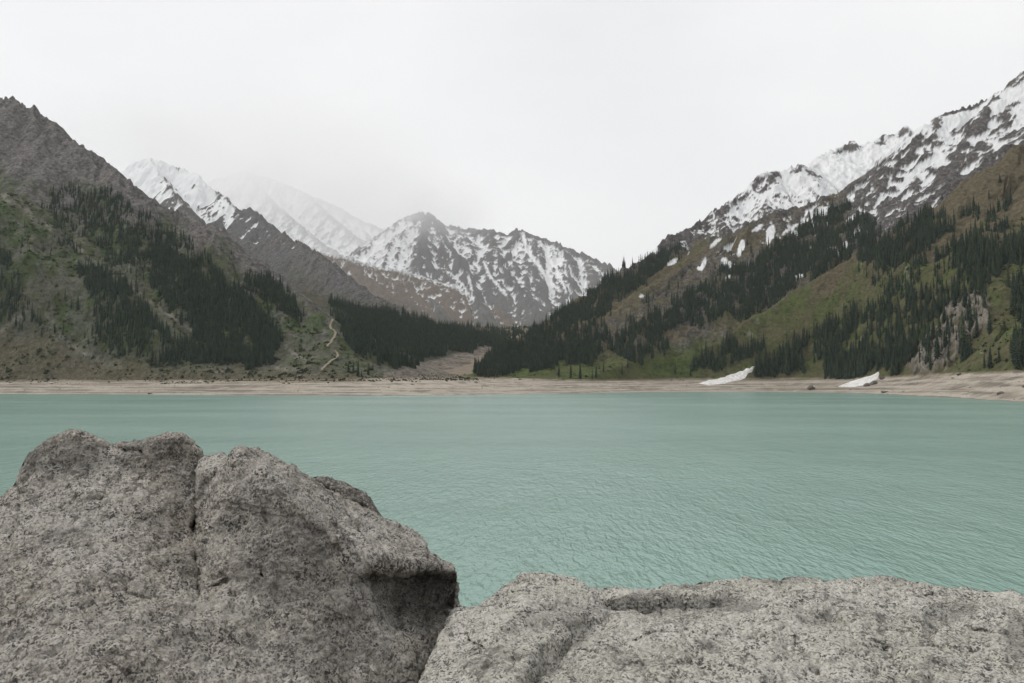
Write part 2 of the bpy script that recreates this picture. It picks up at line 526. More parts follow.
R_['right'] = [
    [(455, 377, 1830, 0.3, 0.3), (478, 371, 1880, 0.4, 0.4), (500, 357, 2050, 0.45, 0.5), (540, 328, 2350, 0.5, 0.6), (585, 298, 2700, 0.58, 0.7), (621, 271.5, 2950, 0.62, 0.8), (632, 266.5, 3000, 0.64, 0.8), (649, 258, 3080, 0.66, 0.8),
     (663, 242, 3130, 0.68, 0.8), (700, 221, 3250, 0.7, 0.8), (719, 208, 3300, 0.7, 0.8), (736, 199, 3350, 0.7, 0.8), (755.5, 186, 3400, 0.72, 0.8), (761, 181, 3420, 0.75, 0.8),
     (767.6, 171.6, 3450, 0.78, 0.8), (784.5, 170.4, 3480, 0.72, 0.8), (796.6, 164, 3500, 0.75, 0.8), (810, 168, 3600, 0.6, 0.8), (826, 154, 3800, 0.6, 0.8), (842, 147, 3850, 0.65, 0.8),
     (851, 141, 3900, 0.75, 0.8), (864, 148.6, 3900, 0.7, 0.8), (870, 140, 3900, 0.65, 0.8), (884, 135, 3900, 0.65, 0.8), (906, 129, 3900, 0.7, 0.8), (918, 136, 3900, 0.65, 0.8), (990, 120, 3900, 0.6, 0.8)],
    [(1400, -170, 2500, 0.85, 0.7), (1200, -50, 2600, 0.85, 0.7), (1100, 20, 2650, 0.85, 0.7), (1024, 71, 2700, 0.85, 0.7), (1014, 78, 2720, 0.85, 0.7), (995, 92.6, 2750, 0.85, 0.7), (976, 101, 2780, 0.85, 0.7), (957, 107, 2800, 0.82, 0.7), (949, 109, 2810, 0.82, 0.7),
     (937, 119, 2830, 0.8, 0.7), (927.6, 127.6, 2850, 0.8, 0.7), (901, 147, 2860, 0.78, 0.65), (889, 157, 2860, 0.76, 0.6), (874, 171, 2850, 0.74, 0.6), (864, 175, 2840, 0.72, 0.5),
     (835, 193, 2800, 0.7, 0.5), (816, 203, 2760, 0.68, 0.5), (792, 211, 2720, 0.66, 0.45), (770, 216, 2690, 0.66, 0.45), (748, 226, 2650, 0.66, 0.45), (700, 258, 2500, 0.62, 0.42), (650, 290, 2350, 0.55, 0.4),
     (600, 327, 2180, 0.45, 0.35), (560, 352, 2030, 0.35, 0.3)],
    [(976, 101, 2780, 0.85, 0.85), (930, 190, 2560, 0.8, 0.8), (880, 240, 2400, 0.75, 0.75), (830, 275, 2250, 0.7, 0.7), (760, 320, 2080, 0.55, 0.55), (715, 348, 1990, 0.45, 0.45)],
    [(864, 175, 2840, 0.75, 0.75), (800, 245, 2560, 0.7, 0.7), (740, 295, 2330, 0.6, 0.6), (680, 335, 2120, 0.5, 0.5)],
]
R_['near'] = [
    [(1450, -90, 1800, 0.8, 0.8), (1250, 20, 1850, 0.8, 0.8), (1100, 95, 1880, 0.8, 0.8), (1024, 143, 1900, 0.8, 0.8), (1002, 158, 1910, 0.8, 0.8), (990, 171, 1920, 0.78, 0.8), (973, 178, 1930, 0.78, 0.8), (957, 188, 1940, 0.76, 0.8),
     (942, 202, 1950, 0.74, 0.75), (918, 215, 1960, 0.72, 0.7), (890, 233, 1960, 0.7, 0.65), (860, 252, 1960, 0.66, 0.6), (830, 275, 1950, 0.6, 0.55), (800, 300, 1930, 0.54, 0.5),
     (770, 325, 1910, 0.46, 0.45), (740, 346, 1900, 0.4, 0.4), (705, 366, 1890, 0.3, 0.3)],
    [(1024, 143, 1900, 0.8, 0.8), (985, 240, 1660, 0.78, 0.78), (955, 300, 1480, 0.8, 0.8), (925, 352, 1370, 0.75, 0.75)],
    [(1140, 150, 1700, 0.8, 0.8), (1080, 250, 1420, 0.75, 0.75), (1020, 320, 1240, 0.7, 0.7), (985, 358, 1150, 0.6, 0.6)],
    [(890, 233, 1960, 0.72, 0.72), (868, 290, 1800, 0.68, 0.68), (850, 340, 1680, 0.6, 0.6)],
]
R_['peak'] = [[(a, b, c * 3.0, d, e) for a, b, c, d, e in rd] for rd in R_['peak']]
R_['cirque'] = [[(a, b, c * (2.87 if i > 2 else 4.0), d, e) for a, b, c, d, e in rd] for i, rd in enumerate(R_['cirque'])]
R_['second'] = [[(a, b, 2600 + (c - 2600) * 2.6, d, e) for a, b, c, d, e in rd] for rd in R_['second']]
NAMES = ['left', 'second', 'knoll', 'cirque', 'peak', 'right', 'near']

# coarse pass (every 2nd sample), then bilinear up
cs = 2
xc, yc = X[::cs, ::cs], Yg[::cs, ::cs]
wx = xc + 9 * fbm2(xc / 150, yc / 150, 3, 0.5, 51) + 3 * noise2(xc / 40, yc / 40, 54)
wy = yc + 9 * fbm2(xc / 150, yc / 150, 3, 0.5, 61) + 3 * noise2(xc / 40, yc / 40, 64)
Hm, Own = None, None
for k, nm in enumerate(NAMES):
    hk = np.full(xc.shape, -1e4, f32)
    for rd in R_[nm]:
        p3 = [at(a, b, c * K) for a, b, c, _, _ in rd]
        pl = [(p[0], p[1]) for p in p3]
        z = np.array([p[2] for p in p3], f32)
        fr = np.array([r[3] for r in rd], f32); bk = np.array([r[4] for r in rd], f32)
        flip = 1.0 if pl[0][0] < pl[-1][0] else -1.0       # which side is the lake side
        for q in range(len(pl) - 1):
            (x0_, y0_), (x1_, y1_) = pl[q], pl[q + 1]
            ddx, ddy = x1_ - x0_, y1_ - y0_
            L = math.hypot(ddx, ddy)
            rx, ry = wx - f32(x0_), wy - f32(y0_)
            t = np.clip((rx * f32(ddx) + ry * f32(ddy)) / f32(L * L), 0, 1)
            d = np.hypot(rx - t * f32(ddx), ry - t * f32(ddy))
            side = 0.5 + 0.5 * f32(flip) * (f32(ddx) * ry - f32(ddy) * rx) / (f32(L) * np.maximum(d, 0.5))
            side = np.clip(side, 0, 1)
            zr = z[q] + (z[q + 1] - z[q]) * t
            slope = (fr[q] + (fr[q + 1] - fr[q]) * t) * (1 - side) + (bk[q] + (bk[q + 1] - bk[q]) * t) * side
            # slightly hollow flanks: steeper at the crest
            rel = d * slope / np.maximum(zr, 1.0)
            hk = np.maximum(hk, zr - d * slope * (1.10 - 0.20 * np.clip(rel, 0, 1.0)))
    if Hm is None:
        Hm, Own = hk, np.zeros(hk.shape, np.int8)
    else:
        m = hk > Hm
        Own = np.where(m, np.int8(k), Own); Hm = np.maximum(Hm, hk)


def up(a):
    """bilinear from the coarse grid to the fine one"""
    ri = np.minimum(np.arange(NY) / cs, a.shape[0] - 1.001); ci = np.minimum(np.arange(NU) / cs, a.shape[1] - 1.001)
    r0, c0 = ri.astype(int), ci.astype(int)
    fr, fc = (ri - r0).astype(f32)[:, None], (ci - c0).astype(f32)[None]
    top = a[r0][:, c0] * (1 - fc) + a[r0][:, c0 + 1] * fc
    bot = a[r0 + 1][:, c0] * (1 - fc) + a[r0 + 1][:, c0 + 1] * fc
    return top * (1 - fr) + bot * fr


dsh, _, _, _ = seg_dist(xc, yc, shore_pts)
ys_at = np.interp(xc / yc, shore_u, shore_Y).astype(f32)
dsh = up(np.where(yc > ys_at, dsh, -dsh))
dsh = dsh + 2.5 * noise2(X / 30, Yg / 30, 5) + 1.0 * noise2(X / 9, Yg / 9, 6)
Hm = up(Hm); Own = np.repeat(np.repeat(Own, cs, 0), cs, 1)[:NY, :NU]
PXc = CX + F_PX * U
bsl = np.interp(PXc, [0, 500, 700, 850, 950, 1100], [0.16, 0.15, 0.17, 0.22, 0.34, 0.36]).astype(f32)
btop = np.interp(PXc, [0, 380, 480, 700, 850, 950, 1100], [15, 15, 15.5, 17, 19, 22.5, 24]).astype(f32)
beach = np.where(dsh > 0, np.minimum(dsh * bsl, btop + np.minimum(np.maximum(dsh - btop / bsl, 0) * 0.04, 10)), np.maximum(dsh * 0.12, -14.0))
beach = beach + sstep(4, 40, dsh) * (0.5 * fbm2(X / 22, Yg / 22, 4, 0.55, 15) + 0.35 * np.abs(noise2(X / 60, dsh / 5, 25)))
floor = beach + np.where(dsh > 0, np.minimum(0.125 * np.maximum(Yg - 1180, 0), 135 + 0.01 * Yg), 0) * sstep(1180, 1500, Yg)
rise = Hm - floor

# downslope gullies that branch, driven by the local slope
def grad(h):
    dr = np.gradient(h, ys.astype(f32), axis=0)
    dcu = np.gradient(h, us.astype(f32), axis=1) / Yg       # dh/dx at fixed y
    gx = dcu
    gy = dr - U * dcu
    return gx, gy


gx, gy = grad(Hm)
hard = sstep(-5, 60, rise)
base = Hm + hard * 10 * fbm2(X / 170, Yg / 170, 4, 0.5, 91)
gx, gy = grad(base)


csc = np.where(Own == 3, f32(0.3), np.where(Own == 4, f32(0.37), np.where(Own == 1, f32(0.62), f32(1.0)))).astype(f32)
Xs, Ysn = X * csc, Yg * csc


def gullies(freq, gx, gy, seed):
    px, py = Xs * f32(freq), Ysn * f32(freq)
    gl = np.sqrt(gx * gx + gy * gy) + 1e-4
    dx, dy = -gy / gl, gx / gl
    ix, iy = np.floor(px), np.floor(py)
    fx, fy = px - ix, py - iy
    ix, iy = ix.astype(np.int32), iy.astype(np.int32)
    va = np.zeros_like(px); vs = np.zeros_like(px); wt = np.zeros_like(px)
    for i in (-1, 0, 1):
        for j in (-1, 0, 1):
            hh = h2(ix + i, iy + j, seed)
            qx = fx - i - 0.2 - 0.6 * u01(hh); qy = fy - j - 0.2 - 0.6 * u01(hh * np.uint32(747796405) ^ np.uint32(99))
            w = np.exp(-(qx * qx + qy * qy) * 2.2)
            ph = (qx * dx + qy * dy) * f32(2 * math.pi) + u01(hh >> np.uint32(5)) * 1.5
            va += np.cos(ph) * w; vs += -np.sin(ph) * w; wt += w
    return va / wt, vs / wt * dx, vs / wt * dy


ero = np.zeros_like(X); ax, ay = gx.copy(), gy.copy()
slope0 = np.sqrt(gx * gx + gy * gy)
fq, am = 1 / 150.0, 13.0
far = sstep(2300, 3300, Yg)
for o in range(5):
    v, ddx, ddy = gullies(fq, ax, ay, 300 + o)
    k = am * np.clip(slope0, 0, 1.0)
    ero += v * k
    ax += ddx * am * fq * 6.28 * 0.55; ay += ddy * am * fq * 6.28 * 0.55
    fq *= 2.0; am *= 0.5
rockn = ridged2(Xs / 45, Ysn / 45, 5, 0.55, 200) - 1.0
scale_own = np.choose(np.clip(Own, 0, 6), [1.0, 1.6, 0.45, 5.5, 4.3, 1.2, 0.9]).astype(f32)
amp_rock = np.choose(np.clip(Own, 0, 6), [3.6, 8.0, 2.0, 48.0, 25.0, 10.0, 4.0]).astype(f32)
mtn = base + hard * (ero * scale_own - 4) + hard * amp_rock * rockn * 0.8

# slopes start behind the dry beach
wbeach = btop / bsl
mtn = np.minimum(mtn, btop + np.maximum(dsh - wbeach + 6 * noise2(X / 35, Yg / 35, 41), -30) * (1.0 + 0.9 * sstep(60, 260, dsh)))

# the pale crag above the right shore
PX0, PY0 = proj(X, Yg, mtn)
jx = PX0 + 3.0 * noise2(X / 25, Yg / 25, 301) + 1.5 * noise2(X / 8, Yg / 8, 302)
jy = PY0 + 3.0 * noise2(X / 25, Yg / 25, 303) + 1.5 * noise2(X / 8, Yg / 8, 304)
crag_poly = [(905, 372), (912, 352), (924, 340), (940, 325), (950, 308), (962, 300), (978, 292), (986, 300), (990, 312), (984, 330), (970, 342), (955, 358), (945, 372), (925, 378)]
crag = in_poly(jx, jy, crag_poly) & (Own == 6)
crag_f = crag.astype(f32)
for _ in range(3):
    crag_f[1:-1, 1:-1] = (crag_f[:-2, 1:-1] + crag_f[2:, 1:-1] + crag_f[1:-1, :-2] + crag_f[1:-1, 2:]) / 4
mtn = mtn + crag_f * (5.0 + 11.0 * (ridged2(X / 20, Yg / 20, 4, 0.6, 400) - 0.9))

is_mtn = mtn > floor
# soften the join of slope and floor a little
H = np.where(is_mtn, mtn, floor)
kk = np.clip(0.5 + 0.5 * (mtn - floor) / 6.0, 0, 1)
H = np.where(dsh > 0, np.maximum(H, floor * (1 - kk) + mtn * kk + 6.0 * kk * (1 - kk)), beach)
Own = np.where(is_mtn & (dsh > 8), Own, np.int8(7))
H = H.astype(f32)

# what is seen from the photographer's place (running horizon along each line of sight)
el = (H - CAM_H) / Yg
run = np.maximum.accumulate(el, axis=0)
seen = el >= run - 0.0006
PX, PY = proj(X, Yg, H)
jx = PX + 4.0 * noise2(X / 40, Yg / 40, 311) + 2.0 * noise2(X / 12, Yg / 12, 312)
jy = PY + 4.0 * noise2(X / 40, Yg / 40, 313) + 2.0 * noise2(X / 12, Yg / 12, 314)

# ------------------------------------------------------------------ ground cover
gx, gy = grad(H)
slope = np.sqrt(gx * gx + gy * gy)


def blur(a, n):
    for ax_ in (0, 1):
        c = np.cumsum(np.pad(a, [(n + 1, n) if q == ax_ else (0, 0) for q in (0, 1)], mode='edge'), axis=ax_, dtype=np.float64)
        a = ((c[2 * n + 1:] - c[:-2 * n - 1]) if ax_ == 0 else (c[:, 2 * n + 1:] - c[:, :-2 * n - 1])) / (2 * n + 1)
    return a.astype(f32)


hollow = np.clip((blur(H, 7) - H) / (Yg * 0.0025), -2, 2)      # >0 in gullies
hollow2 = np.clip((blur(H, 18) - H) / (Yg * 0.006), -2, 2)
n_a = fbm2(Xs / 60, Ysn / 60, 5, 0.6, 701)
n_b = fbm2(Xs / 18, Ysn / 18, 4, 0.6, 711)
n_s = fbm2(Xs / 80, Ysn / 80, 3, 0.42, 741)
n_c = fbm2(Xs / 140, Ysn / 140, 4, 0.5, 721)
green = np.zeros_like(X); brown = np.zeros_like(X); pale = np.zeros_like(X); snow = np.zeros_like(X); wet = np.zeros_like(X)


def lerp_line(pts):
    a = np.array(pts, float)
    return np.interp(PX, a[:, 0], a[:, 1]).astype(f32)


# -- left mountain: bare grey rock above, green shrubby slope below, ochre foot
o = Own == 0
line = lerp_line([(-300, 160), (0, 175), (60, 200), (110, 200), (160, 225), (230, 262), (300, 300), (340, 325), (420, 360)])
g = sstep(-18, 26, PY - line + 16 * n_a + 9 * n_b)
g *= 0.55 + 0.45 * sstep(-0.5, 0.5, n_b + 0.7 * n_a)
foot = sstep(-12, 12, PY - lerp_line([(-300, 335), (0, 332), (45, 330), (80, 348), (110, 362), (200, 368), (330, 372), (420, 378)]) + 7 * n_a + 5 * n_b)
green = np.where(o, g * (1 - 0.75 * foot), green)
brown = np.where(o, np.clip(foot * 0.85 + 0.35 * sstep(0.1, 0.8, n_c) * sstep(-20, 10, PY - line), 0, 1), brown)
for pl, w in (([(0, 195), (45, 225), (85, 255), (112, 275), (150, 300), (195, 335)], 4.0), ([(45, 315), (70, 345), (100, 362)], 3.0), ([(262, 318), (285, 345), (305, 365)], 6.0), ([(120, 275), (135, 260), (142, 245)], 3.5),
              ([(0, 330), (25, 312)], 5), ([(215, 362), (235, 352)], 4), ([(270, 366), (300, 372)], 5)):
    d, _, _, _ = seg_dist(jx[:, ::1], jy, pl)
    pale = np.where(o, np.maximum(pale, 0.6 * sstep(w * 0.75, w * 0.15, d) * sstep(-0.7, 0.5, n_b + 0.3)), pale)
pale = np.where(o, np.maximum(pale, 0.35 * sstep(0.3, 0.9, n_b) * foot), pale)
pale = np.where(o, np.maximum(pale, 0.45 * sstep(0.45, 1.0, n_b + 0.3 * n_a) * (1 - g)), pale)
# -- second mountain: grey scree with olive foot and a snowy shoulder
o = Own == 1
g = sstep(-10, 35, PY - lerp_line([(100, 240), (300, 268), (360, 296), (450, 320)]) + 10 * n_a)
green = np.where(o, g * 0.75, green)
brown = np.where(o, 0.25 * sstep(-0.3, 0.6, n_c), brown)
sl = lerp_line([(0, 210), (120, 215), (160, 208), (200, 214), (232, 226), (236, 208), (260, 214), (300, 230)])
s = sstep(-0.15, 0.15, (sl - PY) / 16 + 0.5 * hollow + 0.5 * hollow2 - 0.6 * n_b - 1.0 * n_s - 0.2)
s = np.maximum(s, sstep(0.55, 0.75, hollow * 0.9 + n_b * 0.55 + n_a * 0.3 - np.clip((PY - 225) / 45, 0, 2)))
snow = np.where(o, s, snow)
# -- knoll under the forest
o = Own == 2
green = np.where(o, 0.8, green); brown = np.where(o, 0.3, brown)
# -- cirque: snow, ribs of rock; the moraine below it brown with streaks of snow
o = Own == 3
lip = lerp_line([(280, 240), (320, 253), (345, 259), (372, 267), (395, 271), (420, 277), (460, 290)])
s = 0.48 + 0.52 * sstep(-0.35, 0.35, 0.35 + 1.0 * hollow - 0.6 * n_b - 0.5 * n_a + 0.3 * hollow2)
s = np.maximum(s, 1.0 - 0.5 * sstep(160, 225, PY))  # high white floor, whiter crest: fade into cloud painted on as snow
low = sstep(-2, 3, PY - lip + 2 * n_b)
s2 = sstep(0.55, 0.8, 0.7 * hollow + 0.6 * hollow2 + 0.35 * n_b - np.clip((PY - lip - 10) / 35, -0.4, 2))
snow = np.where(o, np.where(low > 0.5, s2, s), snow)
brown = np.where(o, 0.85 * low, brown)
# -- middle peak
o = Own == 4
sl = lerp_line([(380, 282), (412, 276), (424, 240), (446, 240), (460, 262), (496, 262), (512, 262), (530, 282), (556, 290), (580, 292), (620, 284), (700, 300)])
k = (sl - PY) / 26
s = sstep(-0.32, 0.42, k * 0.7 + 0.35 * hollow + 0.9 * hollow2 - 0.5 * n_b - 1.0 * n_s - 0.45 - 0.5 * sstep(0.8, 1.25, slope))
s = np.maximum(s, 0.92 * sstep(416, 402, PX + 4 * n_b) * sstep(282, 272, PY + 4 * n_b) * sstep(-0.5, 0.1, 0.15 - 0.7 * n_b - 0.4 * n_a + 0.6 * hollow))
s = np.maximum(s, sstep(0.55, 0.75, 1.25 * hollow + 0.35 * hollow2 + 0.3 * n_b - np.clip(-k * 0.42, 0, 3)))
for pl, w in (([(448, 272), (462, 284), (470, 298), (474, 300)], 1.3), ([(468, 276), (472, 290), (473, 300)], 1.3), ([(484, 262), (489, 275), (500, 288), (506, 295)], 1.5), ([(523, 234), (527, 250), (540, 268), (552, 284), (560, 290)], 2.0),
              ([(540, 242), (552, 262), (560, 275), (566, 292)], 1.6), ([(568, 300), (566, 310), (556, 314)], 1.6), ([(470, 300), (466, 308)], 1.0), ([(410, 274), (425, 280), (437, 284)], 1.2)):
    d, _, _, _ = seg_dist(jx * 0.4 + PX * 0.6, jy * 0.4 + PY * 0.6, pl)
    s = np.maximum(s, sstep(w * 1.2, w * 0.5, d))
snow = np.where(o, s, snow)
green = np.where(o, 0.65 * sstep(-12, 16, PY - lerp_line([(400, 300), (450, 318), (520, 325), (600, 320)]) + 8 * n_a), green)
brown = np.where(o, 0.2 * sstep(0.0, 1.0, n_c), brown)
# -- right mountain: snow bowl behind, rocky crest, brown grass ribs, green foot
o = Own == 5
crest2 = lerp_line([(560, 352), (600, 327), (650, 290), (700, 258), (748, 226), (770, 216), (792, 211), (816, 203), (835, 193), (864, 175), (901, 147), (927, 128), (949, 109), (976, 101), (1024, 71), (1200, -50)])
behind = PY < crest2 - 0.5
s_back = sstep(-0.1, 0.15, (lerp_line([(600, 200), (680, 225), (720, 232), (760, 222), (800, 214), (1000, 200)]) - PY) / 22 + 0.2 * hollow + 0.5 * hollow2 - 0.8 * sstep(0.95, 1.35, slope) - 0.6 * n_b - 0.5 * n_a + 0.22)
s_front = sstep(-0.1, 0.14, (lerp_line([(560, 200), (760, 205), (800, 200), (850, 215), (880, 225), (940, 195), (990, 165), (1024, 150), (1200, 100)]) - PY) / 42 + 0.25 * hollow + 0.9 * hollow2 - 1.35 * n_s - 0.22 * n_b - 0.6 * n_c - 0.6 + 1.0 * sstep(975, 1005, PX) * sstep(135, 115, PY) - 1.2 * sstep(0.1, 0.4, noise2(X / 40, Yg / 120, 747)) * sstep(975, 1005, PX) * sstep(135, 115, PY))
s_front = np.maximum(s_front, sstep(0.55, 0.8, 0.8 * n_a + 0.6 * hollow + 0.3 * n_b - np.clip((PY - 235) / 40, 0, 3)) * (PX > 690))
rocks = np.zeros_like(X)
for ex, ey, ea, eb, rot in ((851, 146, 9, 6, 0), (838, 152, 6, 2.5, -25), (772, 177, 9, 5, -20), (761, 186, 8, 7, -40), (741, 200, 9, 4, -35), (722, 212, 10, 5, -30), (797, 168, 7, 3, -20), (812, 174, 10, 2, 35), (884, 139, 9, 4, -20), (903, 133, 7, 4, -10),
                            (938, 124, 7, 4, -20), (930, 138, 12, 6, -20), (976, 148, 26, 7, 12), (958, 156, 12, 7, 10), (1005, 118, 10, 6, -30), (966, 128, 14, 4, -25), (1010, 106, 8, 2.5, -10), (905, 160, 14, 9, -30), (885, 182, 22, 10, -35), (918, 186, 9, 8, 20),
                            (862, 200, 20, 9, -35), (900, 205, 12, 8, 10), (940, 172, 12, 6, 10), (840, 214, 20, 8, -35)):
    c_, s_ = math.cos(math.radians(rot)), math.sin(math.radians(rot))
    qx, qy = jx + 2.5 * n_b - ex, jy + 2.5 * n_a - ey
    a_, b_ = (qx * c_ + qy * s_) / ea, (-qx * s_ + qy * c_) / eb
    rocks = np.maximum(rocks, sstep(1.25, 0.75, a_ * a_ + b_ * b_ + 0.9 * n_b + 0.9 * np.maximum(hollow, 0)))
snow = np.where(o, np.where(behind, s_back, s_front) * (1 - rocks), snow)
dry = sstep(-0.15, 0.25, n_c * 0.5 + 0.55 - sstep(30, -10, PY - crest2) * 0.0 - sstep(830, 880, PX) * 0.9 - sstep(0.9, 1.3, slope) * 0.6)
dry = np.where(behind, sstep(-6, 12, PY - lerp_line([(600, 282), (650, 262), (700, 240), (740, 235), (780, 225)]) + 6 * n_a), dry)
brown = np.where(o, 0.85 * dry, brown)
gl = sstep(-6, 14, PY - lerp_line([(450, 362), (560, 352), (640, 350), (700, 338), (760, 325), (820, 305), (870, 280)]) + 6 * n_a)
green = np.where(o, np.maximum(gl, 0.35 * dry * sstep(0.0, 0.5, n_a)), green)
for ex, ey, ea, eb, rot in ((770, 235, 4.5, 11, 15), (741, 248, 2.8, 9, 15), (724, 262, 3.6, 5, 5), (730, 264, 2.2, 3.5, 0), (703, 264, 2.2, 7, 20), (758, 228, 7, 2.2, -25), (728, 247, 5, 1.6, -35), (716, 243, 7, 2, -40),
                            (806, 259, 4.5, 1.8, 0), (800, 276, 4, 2, -10), (818, 213, 9, 2.6, -30), (790, 229, 10, 1.8, -38), (851, 197, 3.5, 5, 30), (780, 286, 3, 2, -15), (845, 245, 2.5, 4, 20), (833, 250, 8, 2, 35), (728, 277, 4, 1.6, -30),
                            (656, 250, 3, 5, -10), (673, 262, 6, 2, -30), (700, 268, 3, 2, 0), (641, 296, 2.4, 1.4, 0)):
    c_, s_ = math.cos(math.radians(rot)), math.sin(math.radians(rot))
    qx, qy = jx * 0.35 + PX * 0.65 - ex, jy * 0.35 + PY * 0.65 - ey
    a_, b_ = (qx * c_ + qy * s_) / ea, (-qx * s_ + qy * c_) / eb
    snow = np.where(o, np.maximum(snow, sstep(1.15, 0.85, a_ * a_ + b_ * b_)), snow)
# -- near slope on the right
o = Own == 6
g = sstep(-0.5, 0.5, n_a + 0.5 * n_b + np.clip((PY - lerp_line([(700, 300), (860, 275), (940, 250), (1024, 240)])) / 40, -1.2, 1.2))
green = np.where(o, g * (0.45 + 0.55 * sstep(-0.35, 0.45, n_b + 0.4 * n_c)), green)
brown = np.where(o, 0.9, brown)
pale = np.where(o, np.maximum(crag_f * 0.9 * sstep(-0.35, 0.35, n_b + 0.3 - 0.3 * hollow), 0.6 * sstep(0.75, 1.2, n_b + 0.4 * n_a) * sstep(200, 260, PY)), pale)
# -- valley floor, river fan and dry lakebed
o = Own == 7
veg = sstep(-2, 2, (PY * 0 + dsh * bsl) - btop * 0.98 + 1.2 * n_b) * (dsh > 0)
riv = [(420, 380), (436, 373), (452, 366), (468, 359), (484, 352), (496, 346), (508, 342)]
d, _, _, _ = seg_dist(jx * 0.5 + PX * 0.5, jy * 0.5 + PY * 0.5, riv)
rw = np.interp(PY, [342, 350, 362, 372, 380], [3.5, 7, 14, 34, 60])
rv = sstep(rw * 1.2, rw * 0.6, d)
green = np.where(o, veg * (1 - rv) * np.where(PX > 520, 0.9, 0.6) * sstep(-0.7, 0.4, n_b + 0.4), green)
brown = np.where(o, veg * (1 - rv) * 0.6 * sstep(-0.4, 0.4, n_a), brown)
pale = np.where(o, np.maximum(rv * 0.55 * sstep(-0.6, 0.6, n_b + 0.2), 0.4 * sstep(0.2, 0.8, n_b) * (1 - veg)), pale)
o2 = np.isin(Own, (0, 2, 7)) & (PX > 384) & (PX < 512)
pale = np.where(o2, np.maximum(pale, rv * 0.6 * sstep(-0.6, 0.6, n_b + 0.3) * sstep(381, 378, PY)), pale)
brown = np.where(o2, np.maximum(brown, rv * 0.7 * sstep(381, 378, PY + n_b)), brown)
green = np.where(o2, green * (1 - rv), green)
wet = np.where(o, sstep(1.6, 0.4, dsh + 0.5 * n_b) * 0.8 + 0.0, 0)
green *= (1 - crag_f * 0.8)

# -- cut into one mesh per mass of land
idx = np.arange(NU * NY).reshape(NY, NU)
quad = np.stack([idx[:-1, :-1], idx[:-1, 1:], idx[1:, 1:], idx[1:, :-1]], -1).reshape(-1, 4)
fown = Own[:-1, :-1].ravel()
V = np.stack([X, Yg, H], -1).reshape(-1, 3)
keep = (dsh > -90)[:-1, :-1].ravel()
LAND = [(0, 'mountain_left', 'grey rocky mountain with dark spruce groves rising left of the lake', M_LEFT),
        (1, 'mountain_behind_left', 'grey scree mountain with a snowy shoulder behind the left slope', M_FAR),
        (2, 'forested_hill', 'low hill under dense spruce forest at the mouth of the valley', M_FAR),
        (3, 'mountain_cirque', 'pale snow filled mountain bowl fading into cloud', M_FAR),
        (4, 'mountain_peak', 'distant grey mountain streaked with snow closing the valley', M_FAR),
        (5, 'mountain_right', 'tall snow topped mountain with bands of forest right of the lake', M_RIGHT),
        (6, 'hill_right', 'nearer wooded slope with a pale crag above the right shore', M_RIGHT),
        (7, 'shore', 'bare tan dry lakebed and valley floor along the far shore', M_BEACH)]
for k, nm, lab, mat in LAND:
    q = quad[(fown == k) & keep]
    used = np.zeros(NU * NY, bool); used[q.ravel()] = True
    remap = np.cumsum(used) - 1
    sel = np.where(used)[0]
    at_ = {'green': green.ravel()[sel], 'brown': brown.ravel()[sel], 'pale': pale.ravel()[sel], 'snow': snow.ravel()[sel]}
    if k == 7:
        at_['wet'] = wet.ravel()[sel]
        at_['strata'] = np.clip(0.55 + 0.5 * fbm2(dsh / 9, (X + Yg * 0.6) / 130, 4, 0.6, 801) + 0.15 * n_b, 0, 1).ravel()[sel]
    me = mesh_np(nm, V[sel], quads=remap[q], mats=[mat], attrs=at_)
    tag(link(nm, me), lab, 'mountain' if 'mountain' in nm else ('hill' if 'hill' in nm else 'shore'), kind='structure')

# ------------------------------------------------------------------ water and near bank
bm = bmesh.new()
for a, b in ((-6000, -40), (6000, -40), (6000, 3000), (-6000, 3000)):
    bm.verts.new((a, b, 0))
bm.faces.new(bm.verts)
me = bpy.data.meshes.new('lake_water'); bm.to_mesh(me); me.materials.append(M_WATER)
tag(link('lake_water', me), 'turquoise rippled lake water filling the valley', 'lake', kind='structure')

bx = np.concatenate([np.linspace(-400, -12, 50), np.linspace(-11.8, 11.8, 200), np.linspace(12, 400, 50)])
by = np.concatenate([np.linspace(-39, -6, 20), np.linspace(-5.7, 26, 200), np.linspace(26.5, 60, 20)])
BX, BY = np.meshgrid(bx.astype(f32), by.astype(f32))
BZ = 11.55 - np.maximum(BY - 3.9, 0) * 0.62 + 0.12 * fbm2(BX / 1.5, BY / 1.5, 5, 0.55, 33) - 0.004 * np.maximum(np.abs(BX) - 12, 0)
bi = np.arange(BX.size).reshape(BX.shape)
bq = np.stack([bi[:-1, :-1], bi[:-1, 1:], bi[1:, 1:], bi[1:, :-1]], -1).reshape(-1, 4)
tag(link('ground', mesh_np('ground', np.stack([BX, BY, BZ], -1).reshape(-1, 3), quads=bq, mats=[M_BANK])), 'gravelly bank under the foreground boulders', 'ground', kind='structure')

# ------------------------------------------------------------------ foreground boulders
def dense(pts, step=6.0):
    o_ = []
    for p, q in zip(pts[:-1], pts[1:]):
        n_ = max(1, int(math.hypot(q[0] - p[0], q[1] - p[1]) / step))
        for i in range(n_):
            o_.append([a + (b - a) * i / n_ for a, b in zip(p, q)])
    o_.append(list(pts[-1]))
    return o_


